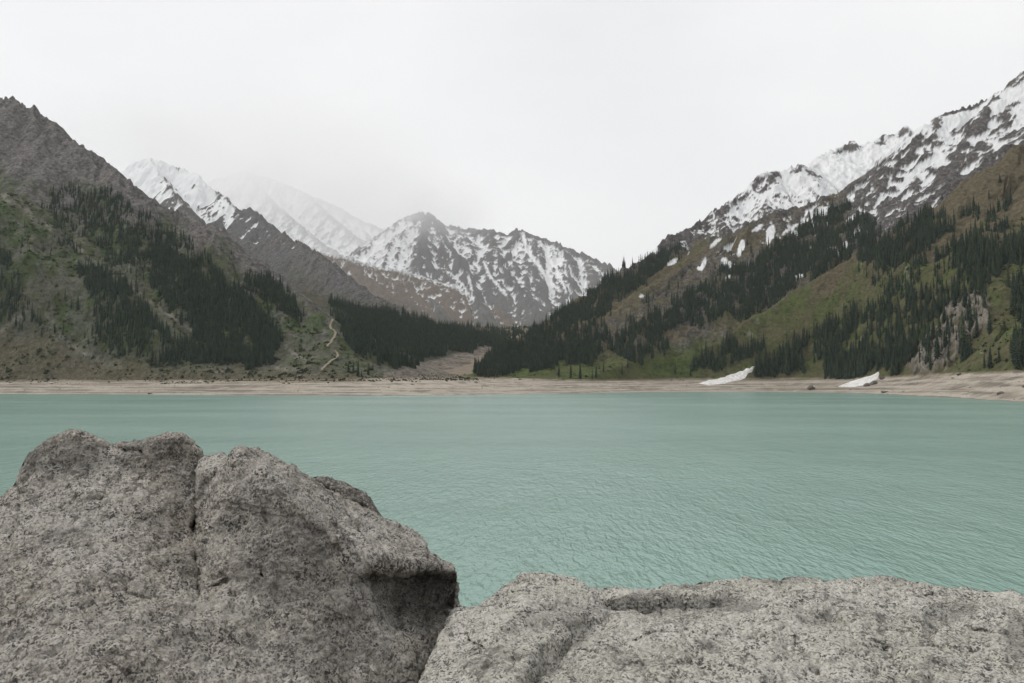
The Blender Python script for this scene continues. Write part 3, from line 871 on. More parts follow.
def rbf(ctrl, qx, qy):
    c = np.array(ctrl, float)
    P = c[:, :2] / 100.0
    d = np.sqrt(((P[:, None] - P[None]) ** 2).sum(-1))
    n_ = len(P)
    A = np.zeros((n_ + 3, n_ + 3))
    A[:n_, :n_] = d + np.eye(n_) * 0.02
    A[:n_, n_] = 1; A[:n_, n_ + 1:] = P; A[n_:, :n_] = A[:n_, n_:].T
    w = np.linalg.solve(A, np.concatenate([c[:, 2], np.zeros(3)]))
    r = np.full(qx.shape, w[n_], f32) + f32(w[n_ + 1] / 100) * qx + f32(w[n_ + 2] / 100) * qy
    for i in range(n_):
        r = r + f32(w[i]) * np.sqrt((qx / 100 - f32(P[i, 0])) ** 2 + (qy / 100 - f32(P[i, 1])) ** 2)
    return r


def tin(ctrl, edges, qx, qy):
    """flat facets between the control points; EDGES are polylines of (px, py) that stay creases"""
    from mathutils.geometry import delaunay_2d_cdt
    xs = [c[0] for c in ctrl]; ys_ = [c[1] for c in ctrl]
    hull = []
    for a in np.linspace(min(xs) - 40, max(xs) + 40, 12):
        hull += [(a, min(ys_) - 40), (a, max(ys_) + 60)]
    for a in np.linspace(min(ys_) - 40, max(ys_) + 60, 8)[1:-1]:
        hull += [(min(xs) - 40, a), (max(xs) + 40, a)]
    hx = np.array([h[0] for h in hull], f32); hy = np.array([h[1] for h in hull], f32)
    hd_ = rbf(ctrl, hx, hy)
    pts = [tuple(c) for c in ctrl] + [(float(a), float(b), float(c)) for a, b, c in zip(hx, hy, hd_)]
    key = {(round(p[0], 2), round(p[1], 2)): i for i, p in enumerate(pts)}
    eds = []
    for pl in edges:
        ids = [key[(round(p[0], 2), round(p[1], 2))] for p in pl]
        eds += list(zip(ids[:-1], ids[1:]))
    vo, _e, fa, ov, _oe, _of = delaunay_2d_cdt([Vector((p[0], p[1])) for p in pts], eds, [], 0, 1e-4)
    dep = []
    for v_, o_ in zip(vo, ov):
        dep.append(pts[o_[0]][2] if o_ else float(rbf(ctrl, np.array([v_[0]], f32), np.array([v_[1]], f32))[0]))
    D = rbf(ctrl, qx, qy)
    for f in fa:
        (x0_, y0_), (x1_, y1_), (x2_, y2_) = (vo[i] for i in f)
        det = (y1_ - y2_) * (x0_ - x2_) + (x2_ - x1_) * (y0_ - y2_)
        if abs(det) < 1e-6: continue
        m = (qx >= min(x0_, x1_, x2_)) & (qx <= max(x0_, x1_, x2_)) & (qy >= min(y0_, y1_, y2_)) & (qy <= max(y0_, y1_, y2_))
        if not m.any(): continue
        px_, py_ = qx[m], qy[m]
        l0 = ((y1_ - y2_) * (px_ - x2_) + (x2_ - x1_) * (py_ - y2_)) / det
        l1 = ((y2_ - y0_) * (px_ - x2_) + (x0_ - x2_) * (py_ - y2_)) / det
        l2 = 1 - l0 - l1
        ins = (l0 >= -1e-5) & (l1 >= -1e-5) & (l2 >= -1e-5)
        v_ = 1.0 / (l0 / dep[f[0]] + l1 / dep[f[1]] + l2 / dep[f[2]])
        tmp = D[m]; tmp[ins] = v_[ins]; D[m] = tmp
    return D


def make_boulder(name, label, top, bottom, ctrl, cracks, hollows, mat, res=0.75, round_px=5, round_m=0.06, thick=0.8, amp=1.0, stretch=None, lichen_shades=(), seed=0, group=None, t_pow=1.0, edges=None, hang=None):
    """A closed rock: the side towards the lake path is shaped by control depths (px, py, metres), then worn by 3-D noise."""
    x0, x1 = top[0][0], top[-1][0]
    nx = int((x1 - x0) / res)
    cols = np.linspace(x0, x1, nx)
    # wobble of the outline itself
    tp = np.interp(cols, [p[0] for p in top], [p[1] for p in top])
    tp = tp + 1.6 * noise2(cols.astype(f32) / 14, np.full(nx, 3.3 + seed, f32), seed) + 0.8 * noise2(cols.astype(f32) / 5, np.full(nx, 7.7 + seed, f32), seed + 1)
    vis = 700.0
    nr = int((vis - min(p[1] for p in top)) / res)
    t = np.linspace(0, 1, nr)
    QX = np.repeat(cols[None], nr + 24, 0)
    vb = np.maximum(vis, tp + 30)
    a_ = tp[None] + (vb - tp)[None] * (t[:, None] ** t_pow)
    b_ = vb[None] + (bottom - vb)[None] * np.linspace(0, 1, 25)[1:, None]
    QY = np.concatenate([a_, b_], 0).astype(f32); QX = QX.astype(f32)
    if edges is None:
        D = rbf(ctrl, QX, QY)
    else:
        tx_ = QX + 3.0 * noise2(QX / 22, QY / 22, 21 + seed) + 1.6 * noise2(QX / 8, QY / 8, 22 + seed)
        ty_ = QY + 3.0 * noise2(QX / 22, QY / 22, 23 + seed) + 1.6 * noise2(QX / 8, QY / 8, 24 + seed)
        D = tin(ctrl, edges, tx_, ty_)
        D = blur(blur(D, 1), 1)
    outl = dense([(p[0], p[1]) for p in top], 5)
    if top[0][0] > -100: outl = [[top[0][0], bottom]] + outl
    if top[-1][0] < 1100: outl = outl + [[top[-1][0], bottom]]
    ed, _, _, _ = seg_dist(QX, QY, outl)
    e = np.clip(1 - ed / round_px, 0, 1)
    D = D + round_m * (1 - np.sqrt(np.maximum(1 - e * e, 0)))
    wobx = QX + 3.5 * noise2(QX / 20, QY / 20, 11 + seed) + 1.5 * noise2(QX / 6, QY / 6, 12 + seed)
    woby = QY + 3.5 * noise2(QX / 20, QY / 20, 13 + seed) + 1.5 * noise2(QX / 6, QY / 6, 14 + seed)
    for pl, w, dep in cracks:
        d, _, _, _ = seg_dist(wobx, woby, pl)
        D = D + dep * np.exp(-(d / w) ** 2)
    for poly, dep, soft in hollows:
        d, _, _, _ = seg_dist(wobx, woby, poly + [poly[0]])
        ins = in_poly(wobx, woby, poly)
        D = D + dep * sstep(0, soft, np.where(ins, d, 0))
    blotch = np.zeros_like(D)
    for (lx, ly, la, lb, am_) in lichen_shades:
        blotch = np.maximum(blotch, am_ * sstep(1.2, 0.5, ((wobx - lx) / la) ** 2 + ((woby - ly) / lb) ** 2 + 0.5 * noise2(QX / 9, QY / 9, 77)))
    P = np.stack(at(QX, QY, D), -1).astype(f32)

    def normals(P):
        du = np.gradient(P, axis=1); dv = np.gradient(P, axis=0)
        n_ = np.cross(du, dv)
        n_ /= np.linalg.norm(n_, axis=-1, keepdims=True) + 1e-12
        flip = np.sign(-(n_ * (P - np.array([0, 0, CAM_H]))).sum(-1, keepdims=True))
        return n_ * flip
    N = normals(P)
    Q = P.copy()
    if stretch is not None:
        ax_ = np.array(stretch[0]); ax_ = ax_ / np.linalg.norm(ax_)
        al = (Q @ ax_)[..., None]
        Q = Q - al * ax_ * (1 - stretch[1])
    Q = Q + seed * 3.7
    disp = np.zeros(D.shape, f32)
    rim = (0.2 + 0.8 * sstep(0, 45, ed)).astype(f32)      # the broad swellings stop short of the outline
    for lam, am_, kind in ((0.55, 0.012, 0), (0.26, 0.009, 1), (0.13, 0.009, 1), (0.07, 0.008, 1), (0.036, 0.0075, 1), (0.019, 0.0060, 1), (0.010, 0.0040, 0)):
        n_ = noise3(Q[..., 0] / lam, Q[..., 1] / lam, Q[..., 2] / lam, 500 + seed + int(lam * 1000))
        disp += am_ * amp * (rim if lam > 0.1 else 1.0) * ((0.45 - np.abs(n_) * 1.3) if kind else n_)
    # flat fracture facets at two sizes
    def facets(sz, amt, sd):
        gx_, gy_, gz_ = Q[..., 0] / sz, Q[..., 1] / sz, Q[..., 2] / sz
        ix, iy, iz = (np.floor(a).astype(np.int32) for a in (gx_, gy_, gz_))
        num = np.zeros(D.shape, f32); den = np.full(D.shape, 1e-9, f32)
        for i in (-1, 0, 1):
            for j in (-1, 0, 1):
                for k in (-1, 0, 1):
                    hh = h2(ix + i, iy + j, sd) ^ ((iz + k).astype(np.uint32) * np.uint32(0x9e3779b1))
                    hh ^= hh >> np.uint32(15); hh *= np.uint32(0x85ebca6b); hh ^= hh >> np.uint32(13)
                    r1, r2_, r3 = u01(hh), u01(hh * np.uint32(0x27d4eb2d) ^ np.uint32(77)), u01((hh >> np.uint32(6)) * np.uint32(0x165667b1))
                    dx, dy, dz = gx_ - (ix + i) - r1, gy_ - (iy + j) - r2_, gz_ - (iz + k) - r3
                    w = np.exp(-24.0 * (dx * dx + dy * dy + dz * dz))
                    n1, n2, n3 = u01(hh * np.uint32(0xc2b2ae35)) - 0.5, u01(hh * np.uint32(0x2545f491)) - 0.5, u01(hh * np.uint32(0x9e3779b9)) - 0.5
                    num += w * (dx * n1 + dy * n2 + dz * n3 + 0.35 * (r1 - 0.5)); den += w
        return amt * num / den
    disp += rim * (facets(0.30, 0.035 * amp, 1300 + seed) + facets(0.13, 0.030 * amp, 1400 + seed)) + facets(0.05, 0.016 * max(amp, 0.8), 1500 + seed)
    # flakes: terraces that step across the face
    fl = noise3(Q[..., 0] / 0.3, Q[..., 1] / 0.3, Q[..., 2] / 0.12, 900 + seed)
    disp += 0.006 * amp * rim * (sstep(0.02, 0.06, fl) + sstep(-0.32, -0.28, fl))
    P = P + N * disp[..., None]
    nr2 = QX.shape[0]
    # the unseen back: same outline, set behind and rounding away
    back_t = thick * (1 - np.exp(-np.maximum(ed, 0) / 70.0))
    Bk = np.stack(at(QX, QY, D + 0.02 + back_t), -1).astype(f32)
    st = 6
    ri = np.unique(np.concatenate([np.arange(0, nr2, st), [nr2 - 1]])); ci = np.unique(np.concatenate([np.arange(0, nx, st), [nx - 1]]))
    Fi = np.arange(nr2 * nx).reshape(nr2, nx)
    quads = [np.stack([Fi[:-1, :-1], Fi[1:, :-1], Fi[1:, 1:], Fi[:-1, 1:]], -1).reshape(-1, 4)]
    nb_ = Fi.size
    Bv = Bk[ri][:, ci]
    Bi = nb_ + np.arange(Bv.shape[0] * Bv.shape[1]).reshape(Bv.shape[:2])
    quads.append(np.stack([Bi[:-1, :-1], Bi[:-1, 1:], Bi[1:, 1:], Bi[1:, :-1]], -1).reshape(-1, 4))
    # stitch front rim to back rim
    def stitch(fr, bk, rev):
        o_ = []
        for k in range(len(bk) - 1):
            f0, f1 = fr[k], fr[k + 1]
            o_.append([f0, f1, bk[k + 1], bk[k]] if not rev else [f1, f0, bk[k], bk[k + 1]])
        return np.array(o_, int)
    quads += [stitch(Fi[0, ci], Bi[0], False), stitch(Fi[-1, ci], Bi[-1], True), stitch(Fi[ri, 0], Bi[:, 0], True), stitch(Fi[ri, -1], Bi[:, -1], False)]
    verts = np.concatenate([P.reshape(-1, 3), Bv.reshape(-1, 3)], 0)
    lf = np.concatenate([blotch.ravel(), np.zeros(Bv.shape[0] * Bv.shape[1], f32)])
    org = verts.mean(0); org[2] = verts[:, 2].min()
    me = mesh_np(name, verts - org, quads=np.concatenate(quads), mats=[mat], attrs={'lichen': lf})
    ob = link(name, me)
    ob.location = org.tolist()
    tag(ob, label, 'boulder', group)
    return ob


# big boulder on the left
topA = [(-140, 560), (-60, 525), (0, 499), (12, 490), (18, 486), (22, 470), (30, 456), (42, 445), (58, 434), (70, 430), (85, 433), (103, 440), (112, 445), (140, 442), (155, 437), (166, 433), (184, 434), (193, 441),
        (200, 450), (206, 462), (212, 470), (220, 468), (229, 458), (233, 450), (241, 448), (256, 449), (270, 455), (290, 467), (310, 479), (330, 491), (350, 502), (370, 512), (390, 522), (411, 531), (424, 542),
        (428, 554), (441, 560), (452, 566), (456, 572), (457, 576)]
crestA = [(-120, 552, 2.95), (-50, 524, 2.95), (0, 502, 2.96), (20, 480, 2.99), (42, 448, 3.02), (70, 433, 3.03), (103, 443, 3.05), (140, 445, 3.07), (166, 436, 3.07), (192, 442, 3.06)]
shelf = [(12, 497, 2.91), (50, 484, 2.91), (85, 481, 2.92), (125, 488, 2.93), (165, 496, 2.94), (190, 502, 2.95)]
crackl = [(203, 468, 3.06), (198, 505, 2.96), (196, 540, 2.84), (199, 588, 2.60)]
edgeR = [(236, 455, 2.82), (226, 490, 2.75), (213, 530, 2.69), (204, 586, 2.56)]
brow = [(242, 456, 2.80), (270, 476, 2.67), (292, 501, 2.63), (318, 526, 2.61), (345, 546, 2.62), (372, 561, 2.64), (398, 567, 2.69), (430, 565, 2.79), (456, 572, 2.92)]
caveb = [(374, 572, 2.84), (392, 577, 3.02), (412, 576, 3.12), (436, 576, 3.18), (457, 580, 3.2)]
rimc = [(356, 600, 2.59), (372, 624, 2.58), (392, 640, 2.58), (416, 640, 2.62), (440, 632, 2.70), (457, 618, 2.84)]
ctrlA = crestA + shelf + crackl + edgeR + brow + caveb + rimc + [
    (-60, 640, 2.16), (0, 560, 2.55), (66, 562, 2.50), (128, 545, 2.66), (140, 590, 2.44), (186, 572, 2.62), (30, 520, 2.77), (100, 515, 2.79),
    (0, 640, 2.16), (72, 632, 2.13), (140, 642, 2.16), (196, 640, 2.30), (-60, 720, 1.94), (30, 700, 1.90), (110, 710, 1.88), (180, 700, 2.04),
    (262, 456, 2.95), (300, 474, 3.02), (350, 504, 3.05), (400, 530, 3.08), (425, 546, 3.06), (450, 566, 3.0),
    (252, 515, 2.66), (300, 556, 2.585), (232, 590, 2.50), (286, 610, 2.485), (338, 590, 2.59), (340, 640, 2.49), (240, 650, 2.32), (290, 680, 2.28), (360, 690, 2.38), (430, 690, 2.52), (456, 660, 2.70),
    (424, 608, 3.08), (448, 606, 3.14), (398, 610, 2.98),
    (60, 1060, 1.45), (200, 1060, 1.5), (380, 1060, 1.6), (-100, 1060, 1.5)]
edgesA = [[(p[0], p[1]) for p in q] for q in (crestA, shelf, crackl, edgeR, brow, caveb, rimc)]
edgesA += [[(318, 526), (300, 556), (286, 610), (290, 680)], [(66, 562), (140, 590), (186, 572)]]
cracksA = [([(205, 456), (201, 480), (197, 505), (195, 540), (197, 570), (199, 592)], 2.6, 0.16),
           ([(112, 446), (130, 452), (150, 459)], 1.8, 0.04),
           ([(198, 592), (206, 588), (228, 580)], 1.6, 0.03),
           ([(60, 512), (72, 506), (84, 498)], 1.6, 0.02), ([(52, 606), (96, 592), (150, 600), (196, 590)], 1.4, 0.042), ([(256, 486), (266, 522), (258, 562), (264, 576)], 1.2, 0.026),
           ([(300, 610), (330, 622), (356, 602)], 1.5, 0.057), ([(20, 668), (60, 650), (118, 660)], 1.4, 0.038), ([(322, 486), (352, 520), (366, 550)], 1.4, 0.048)]
hollowsA = []
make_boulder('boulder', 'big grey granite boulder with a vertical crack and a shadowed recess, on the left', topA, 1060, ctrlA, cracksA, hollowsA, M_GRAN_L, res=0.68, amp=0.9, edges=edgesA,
             lichen_shades=[(62, 458, 50, 22, 0.42), (155, 460, 42, 22, 0.4), (285, 560, 55, 48, 0.3), (345, 600, 45, 40, 0.35), (250, 520, 26, 40, 0.25), (425, 605, 44, 38, 0.45), (330, 650, 60, 35, 0.3)], seed=1)  # dark crust that also paints shade on steep faces and recess

# dark boulder peeping out behind its crest
topB = [(285, 500), (296, 484), (308, 478), (322, 478), (338, 482), (350, 486), (362, 492), (372, 502), (378, 511), (381, 520), (383, 545)]
ctrlB = [(290, 500, 3.5), (310, 482, 3.62), (350, 492, 3.68), (376, 514, 3.7), (320, 520, 3.4), (360, 530, 3.42), (340, 600, 3.3), (300, 700, 3.2), (380, 700, 3.2), (330, 900, 3.1)]
make_boulder('boulder', 'small dark boulder peeping out behind the sloping crest of the big cracked boulder', topB, 900, ctrlB, [([(318, 486), (340, 498), (366, 510)], 2.5, 0.04)], [], M_GRAN_D, res=0.9, seed=2, thick=0.5)

# stone wedged in the crack
topS = [(196, 470), (199, 460), (204, 456), (212, 454), (222, 453), (228, 456), (231, 462), (233, 475)]
ctrlS = [(200, 462, 2.99), (214, 458, 3.0), (228, 462, 2.99), (204, 470, 2.90), (215, 468, 2.88), (226, 472, 2.90), (214, 500, 2.93), (214, 560, 2.9)]
make_boulder('stone', 'small squarish stone wedged in the top of the big boulder\'s crack', topS, 540, ctrlS, [], [], M_GRAN_L, res=0.7, seed=3, thick=0.25, round_px=5, round_m=0.05, amp=0.5)

# long pale slab on the right
topR = [(405, 720), (420, 684), (432, 656), (444, 630), (455, 607), (463, 606), (471, 608), (479, 607), (491, 599), (502, 589), (512, 581), (522, 575), (535, 573), (548, 574), (561, 576), (573, 579), (582, 582), (588, 588),
        (600, 590), (615, 588), (630, 588), (645, 590), (660, 587), (675, 586), (690, 585), (706, 583), (722, 582), (735, 580), (745, 578), (760, 580), (780, 580), (800, 577), (815, 579), (832, 581), (850, 580),
        (868, 577), (885, 577), (900, 580), (915, 583), (932, 585), (947, 589), (962, 588), (980, 591), (1000, 594), (1012, 592), (1026, 599), (1060, 606), (1160, 630)]
def hd(pts):
    """control points given as (px, py, metres below the eye)"""
    return [(a, b_, c * F_PX / (b_ - HOR)) for a, b_, c in pts]


crestR = hd([(457, 611, .775), (480, 611, .765), (500, 597, .755), (530, 579, .745), (560, 581, .75), (587, 592, .77), (615, 592, .78), (650, 592, .785), (690, 589, .785), (740, 583, .785), (800, 582, .78), (870, 581, .785), (930, 589, .785), (1000, 597, .785), (1060, 612, .79)])
lumpe = hd([(512, 692, .765), (532, 655, .755), (556, 630, .755), (584, 614, .765)])
creas = hd([(528, 696, .825), (550, 664, .815), (574, 638, .81), (604, 622, .81)])
ledge = hd([(600, 600, .79), (628, 597, .785), (660, 598, .785), (695, 596, .785), (735, 592, .787)])
groov = hd([(612, 613, .845), (640, 615, .85), (676, 614, .845), (712, 610, .83), (750, 603, .80)])
rimR = hd([(616, 623, .785), (648, 624, .782), (690, 623, .785), (730, 617, .787)])
ctrlR = crestR + lumpe + creas + ledge + groov + rimR + hd([
    (424, 690, .81), (440, 652, .80), (470, 650, .765), (490, 690, .775), (500, 625, .742), (530, 604, .738), (560, 600, .75), (505, 660, .75),
    (560, 690, .80), (600, 652, .785), (640, 662, .79), (690, 645, .775), (720, 670, .80), (770, 640, .775), (800, 668, .80), (850, 645, .775), (890, 668, .81), (930, 650, .78), (970, 672, .80), (1010, 655, .785), (1040, 690, .81), (1150, 700, .82),
    (640, 705, .80), (740, 705, .80), (840, 705, .815), (940, 705, .80),
    (770, 604, .785), (796, 612, .79), (818, 602, .775), (846, 603, .78), (830, 622, .805), (800, 632, .795), (880, 612, .775), (912, 606, .785), (930, 630, .785), (940, 610, .815), (968, 602, .80), (985, 618, .78), (955, 630, .805), (1000, 630, .785), (1040, 640, .80),
    ]) + [(500, 1060, 1.55), (800, 1060, 1.6), (1100, 1060, 1.6)]
edgesR = [[(p[0], p[1]) for p in q] for q in (crestR, lumpe, creas, ledge, groov, rimR)]
cracksR = [([(868, 648), (890, 660), (904, 672), (907, 682)], 1.5, 0.04),
           ([(824, 655), (816, 670), (814, 685)], 2.2, 0.03),
           ([(970, 628), (985, 630), (995, 634)], 1.5, 0.03), ([(636, 642), (690, 632), (742, 646), (790, 640)], 1.4, 0.048), ([(596, 690), (632, 668), (690, 664)], 1.5, 0.057),
           ([(930, 640), (952, 660), (948, 684)], 1.5, 0.057), ([(470, 640), (492, 656), (498, 684)], 1.4, 0.048), ([(770, 590), (784, 604), (778, 622)], 1.4, 0.057), ([(880, 590), (906, 600), (934, 596)], 1.5, 0.057)]
hollowsR = []
make_boulder('boulder', 'long pale granite boulder with dark lichenous and painted-shade patches across the lower right', topR, 1060, ctrlR, cracksR, hollowsR, M_GRAN_R, res=0.68, edges=edgesR,
             lichen_shades=[(655, 604, 36, 12, 0.45), (725, 608, 40, 9, 0.42), (560, 618, 40, 14, 0.27), (950, 612, 28, 10, 0.39), (930, 632, 10, 18, 0.33), (820, 620, 24, 9, 0.24), (690, 586, 20, 5, 0.36), (780, 580, 30, 4, 0.30), (1018, 640, 18, 30, 0.36), (890, 581, 30, 4, 0.24)],  # dark patches: part crust, part shade painted under the ledges
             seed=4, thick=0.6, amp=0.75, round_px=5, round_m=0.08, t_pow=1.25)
# ------------------------------------------------------------------ spruce trees
def spruce_mesh(name, h, rad, tiers, fans, seed, trunk_h):
    """crown of drooping branch fans in uneven whorls round a thin dark core; trunk as a tapered eight-sided mast"""
    r = np.random.default_rng(seed)
    vs, ts = [], []

    def tri(a, b, c):
        k = len(vs); vs.extend([a, b, c]); ts.append((k, k + 1, k + 2))
    z0 = trunk_h
    for i in range(tiers):
        f = i / (tiers - 1)
        z = z0 + (h - z0) * f ** 0.95
        rr = rad * ((1 - f) ** 0.8 * 0.93 + 0.05) * (0.75 if i == 0 else 1.0)
        nf = max(4, int(fans * (1 - 0.45 * f)))
        off = r.random() * 6.28
        for j in range(nf):
            if r.random() < 0.10 and i > 1: continue
            a = off + 6.283 * j / nf + r.normal() * 0.12
            q = rr * r.uniform(0.68, 1.22)
            dz = (h / tiers) * r.uniform(0.75, 1.35)
            wd = 6.283 / nf * 0.62
            tip = (q * math.cos(a), q * math.sin(a), z - dz * 0.55)
            l_ = (0.55 * q * math.cos(a - wd), 0.55 * q * math.sin(a - wd), z - dz * 0.1)
            r_ = (0.55 * q * math.cos(a + wd), 0.55 * q * math.sin(a + wd), z - dz * 0.1)
            u_ = (0, 0, z + dz * 1.05)
            tri(u_, l_, tip); tri(u_, tip, r_)
            if r.random() < 0.6:
                tri((0, 0, z + dz * 0.2), (q * 0.8 * math.cos(a), q * 0.8 * math.sin(a), z - dz * 1.0), (q * 0.5 * math.cos(a + wd), q * 0.5 * math.sin(a + wd), z - dz * 0.5))
    k = len(vs)
    nseg = 6
    for i in range(nseg):
        a = 6.283 * i / nseg
        vs.append((rad * 0.42 * math.cos(a), rad * 0.42 * math.sin(a), z0 + 0.06 * h))
    vs.append((0, 0, h * 0.96))
    for i in range(nseg):
        ts.append((k + i, k + (i + 1) % nseg, k + nseg))
    return np.array(vs, f32), np.array(ts, np.int32)


def trunk_mesh(h, r0):
    vs, qs = [], []
    for i, f in enumerate((0.0, 0.12, 0.6, 0.97)):
        for j in range(7):
            a = 6.283 * j / 7
            rr = r0 * (1.5 if i == 0 else 1.0 - f * 0.92)
            vs.append((rr * math.cos(a), rr * math.sin(a), h * f - (0.8 if i == 0 else 0)))
    for i in range(3):
        for j in range(7):
            qs.append((i * 7 + j, i * 7 + (j + 1) % 7, (i + 1) * 7 + (j + 1) % 7, (i + 1) * 7 + j))
    return np.array(vs, f32), np.array(qs, np.int32)


BASE_H = 28.0
KINDS = []
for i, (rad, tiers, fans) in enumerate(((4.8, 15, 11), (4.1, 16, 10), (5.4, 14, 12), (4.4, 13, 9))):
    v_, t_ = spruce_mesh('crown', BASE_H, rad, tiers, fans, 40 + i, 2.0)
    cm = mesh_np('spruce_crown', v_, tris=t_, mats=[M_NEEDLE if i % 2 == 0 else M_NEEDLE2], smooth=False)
    v_, q_ = trunk_mesh(BASE_H * 0.9, 0.42)
    tm = mesh_np('spruce_trunk', v_, quads=q_, mats=[M_BARK], smooth=True)
    KINDS.append((cm, tm))
FARK = [spruce_mesh('far', 1.0, r_, 6, 6, 80 + i, 0.04) for i, r_ in enumerate((0.165, 0.14, 0.19, 0.15))]

# (name, outline in the photograph, trees per square metre, mean height, land ids)
GROVES = [
    ('left edge', [(-40, 240), (0, 253), (12, 262), (22, 285), (30, 308), (46, 322), (42, 336), (24, 334), (0, 326), (-40, 320)], 0.034, 14, (0,)),
    ('left upper', [(46, 190), (92, 186), (118, 198), (150, 220), (200, 252), (232, 284), (190, 268), (160, 264), (120, 266), (100, 254), (80, 238), (56, 212)], 0.018, 11, (0,)),
    ('left middle', [(77, 266), (104, 268), (128, 282), (134, 296), (150, 320), (176, 338), (202, 356), (226, 366), (180, 363), (118, 360), (100, 344), (88, 322), (84, 296)], 0.042, 14, (0,)),
    ('left slope', [(152, 236), (180, 256), (210, 266), (236, 284), (252, 306), (272, 320), (282, 340), (270, 362), (222, 365), (200, 350), (182, 326), (164, 300), (150, 270)], 0.036, 14, (0,)),
    ('left strip', [(244, 274), (268, 281), (286, 293), (300, 310), (308, 322), (290, 316), (266, 302), (246, 290)], 0.03, 13, (0,)),
    ('left scatter', [(20, 200), (150, 215), (240, 262), (310, 310), (280, 345), (200, 320), (80, 350), (20, 320)], 0.003, 11, (0,)),
    ('knoll', [(330, 302), (360, 308), (382, 311), (428, 322), (460, 332), (508, 342), (496, 346), (462, 351), (442, 354), (424, 361), (398, 367), (374, 366), (356, 350), (338, 336)], 0.028, 16, (2, 7, 1, 0)),
    ('valley head', [(380, 296), (430, 310), (480, 326), (530, 332), (500, 341), (440, 326), (390, 312)], 0.0035, 18, (4, 3, 7, 2)),
    ('right crest', [(474, 376), (500, 353), (540, 327), (585, 297), (620, 273), (650, 258), (672, 250), (694, 246), (664, 268), (637, 290), (600, 312), (575, 328), (556, 340), (520, 362), (500, 376)], 0.028, 17, (5,)),
    ('right belt', [(500, 374), (540, 342), (562, 336), (588, 327), (610, 331), (637, 324), (675, 307), (704, 286), (724, 270), (760, 252), (782, 240), (822, 214), (846, 204), (858, 216), (880, 232), (880, 258), (850, 272), (816, 312), (797, 329), (765, 346),
                    (741, 346), (736, 322), (705, 334), (690, 320), (662, 335), (670, 353), (644, 361), (622, 361), (608, 351), (588, 364), (560, 364), (520, 374), (478, 377)], 0.026, 17, (5,)),
    ('right lower band', [(676, 377), (690, 366), (716, 352), (742, 343), (770, 344), (756, 356), (735, 364), (704, 372), (690, 379)], 0.034, 20, (5, 6, 7)),
    ('shore stand', [(754, 376), (760, 362), (768, 350), (782, 352), (797, 341), (811, 330), (833, 322), (855, 316), (866, 318), (876, 340), (884, 372), (862, 379), (797, 379)], 0.034, 21, (6, 5, 7)),
    ('near slope', [(860, 336), (868, 318), (879, 302), (890, 288), (906, 276), (932, 266), (956, 258), (981, 248), (1012, 244), (1040, 238), (1046, 262), (1010, 262), (986, 280), (976, 296), (954, 303), (940, 320), (925, 340), (914, 360), (898, 376), (884, 372), (866, 366)], 0.032, 18, (6,)),
    ('upper near slope', [(872, 262), (890, 244), (912, 228), (936, 214), (960, 212), (985, 214), (1024, 196), (1060, 180), (1060, 235), (1024, 244), (985, 250), (950, 262), (915, 274), (885, 292)], 0.010, 16, (6,)),
    ('belt by the ridge', [(848, 266), (872, 244), (890, 233), (926, 212), (948, 214), (930, 240), (905, 270), (884, 288), (868, 284)], 0.019, 16, (6, 5)),
    ('right margin', [(1006, 286), (1024, 278), (1070, 270), (1070, 330), (1024, 322), (1010, 312)], 0.012, 22, (6,)),
    ('right corner', [(1008, 352), (1024, 336), (1070, 330), (1070, 366), (1024, 368), (1010, 366)], 0.012, 22, (6,)),
    ('brown rib', [(560, 338), (620, 300), (700, 262), (760, 232), (760, 250), (700, 284), (630, 322), (590, 330)], 0.0012, 16, (5,)),
    ('crag', [(915, 366), (930, 340), (955, 308), (985, 290), (990, 330), (960, 362)], 0.018, 17, (6,)),
]
DENS = 3.2
area = (np.gradient(us)[None] * Yg * np.gradient(ys)[:, None]).astype(f32)
tx, ty, tz, th, tg = [], [], [], [], []
jx_t = jx + 7 * noise2(X / 70, Yg / 70, 931) + 3 * noise2(X / 18, Yg / 18, 933)
jy_t = jy + 6 * noise2(X / 70, Yg / 70, 932) + 4 * noise2(X / 18, Yg / 18, 934)
rnd = rng.random(X.shape).astype(f32)
clump = noise2(X / 28, Yg / 28, 909) * 0.5 + noise2(X / 11, Yg / 11, 910) * 0.35
# stands and gaps run down the fall line
left_ = X < -40
al_ = np.where(left_, (X - Yg) * 0.707, (X * 0.85 + Yg * 0.53)); ac_ = np.where(left_, (X + Yg) * 0.707, (-X * 0.53 + Yg * 0.85))
clump = clump + 0.75 * noise2(al_ / 110, ac_ / 26, 915)
for gi, (nm, poly, den, mh, ids) in enumerate(GROVES):
    m = in_poly(jx_t, jy_t, poly) & np.isin(Own, ids) & seen & (dsh > 0.95 * wbeach) & (snow < 0.5)
    p = DENS * den * area * (sstep(-0.5, 0.1, clump + (-0.05 if nm in ('right belt', 'knoll', 'right crest') else 0.15)) if den > 0.01 else sstep(0.0, 0.5, clump) * 2)
    p = np.where(slope > 1.5, p * 0.3, p)
    rr, cc = np.where(m & (rnd < p))
    tx.append(X[rr, cc]); ty.append(Yg[rr, cc]); tz.append(H[rr, cc])
    th.append(mh * np.clip(rng.lognormal(0, 0.24, len(rr)), 0.5, 1.55)); tg.append(np.full(len(rr), gi))
tx, ty, tz, th, tg = map(np.concatenate, (tx, ty, tz, th, tg))
_rnd = rnd; rnd = None


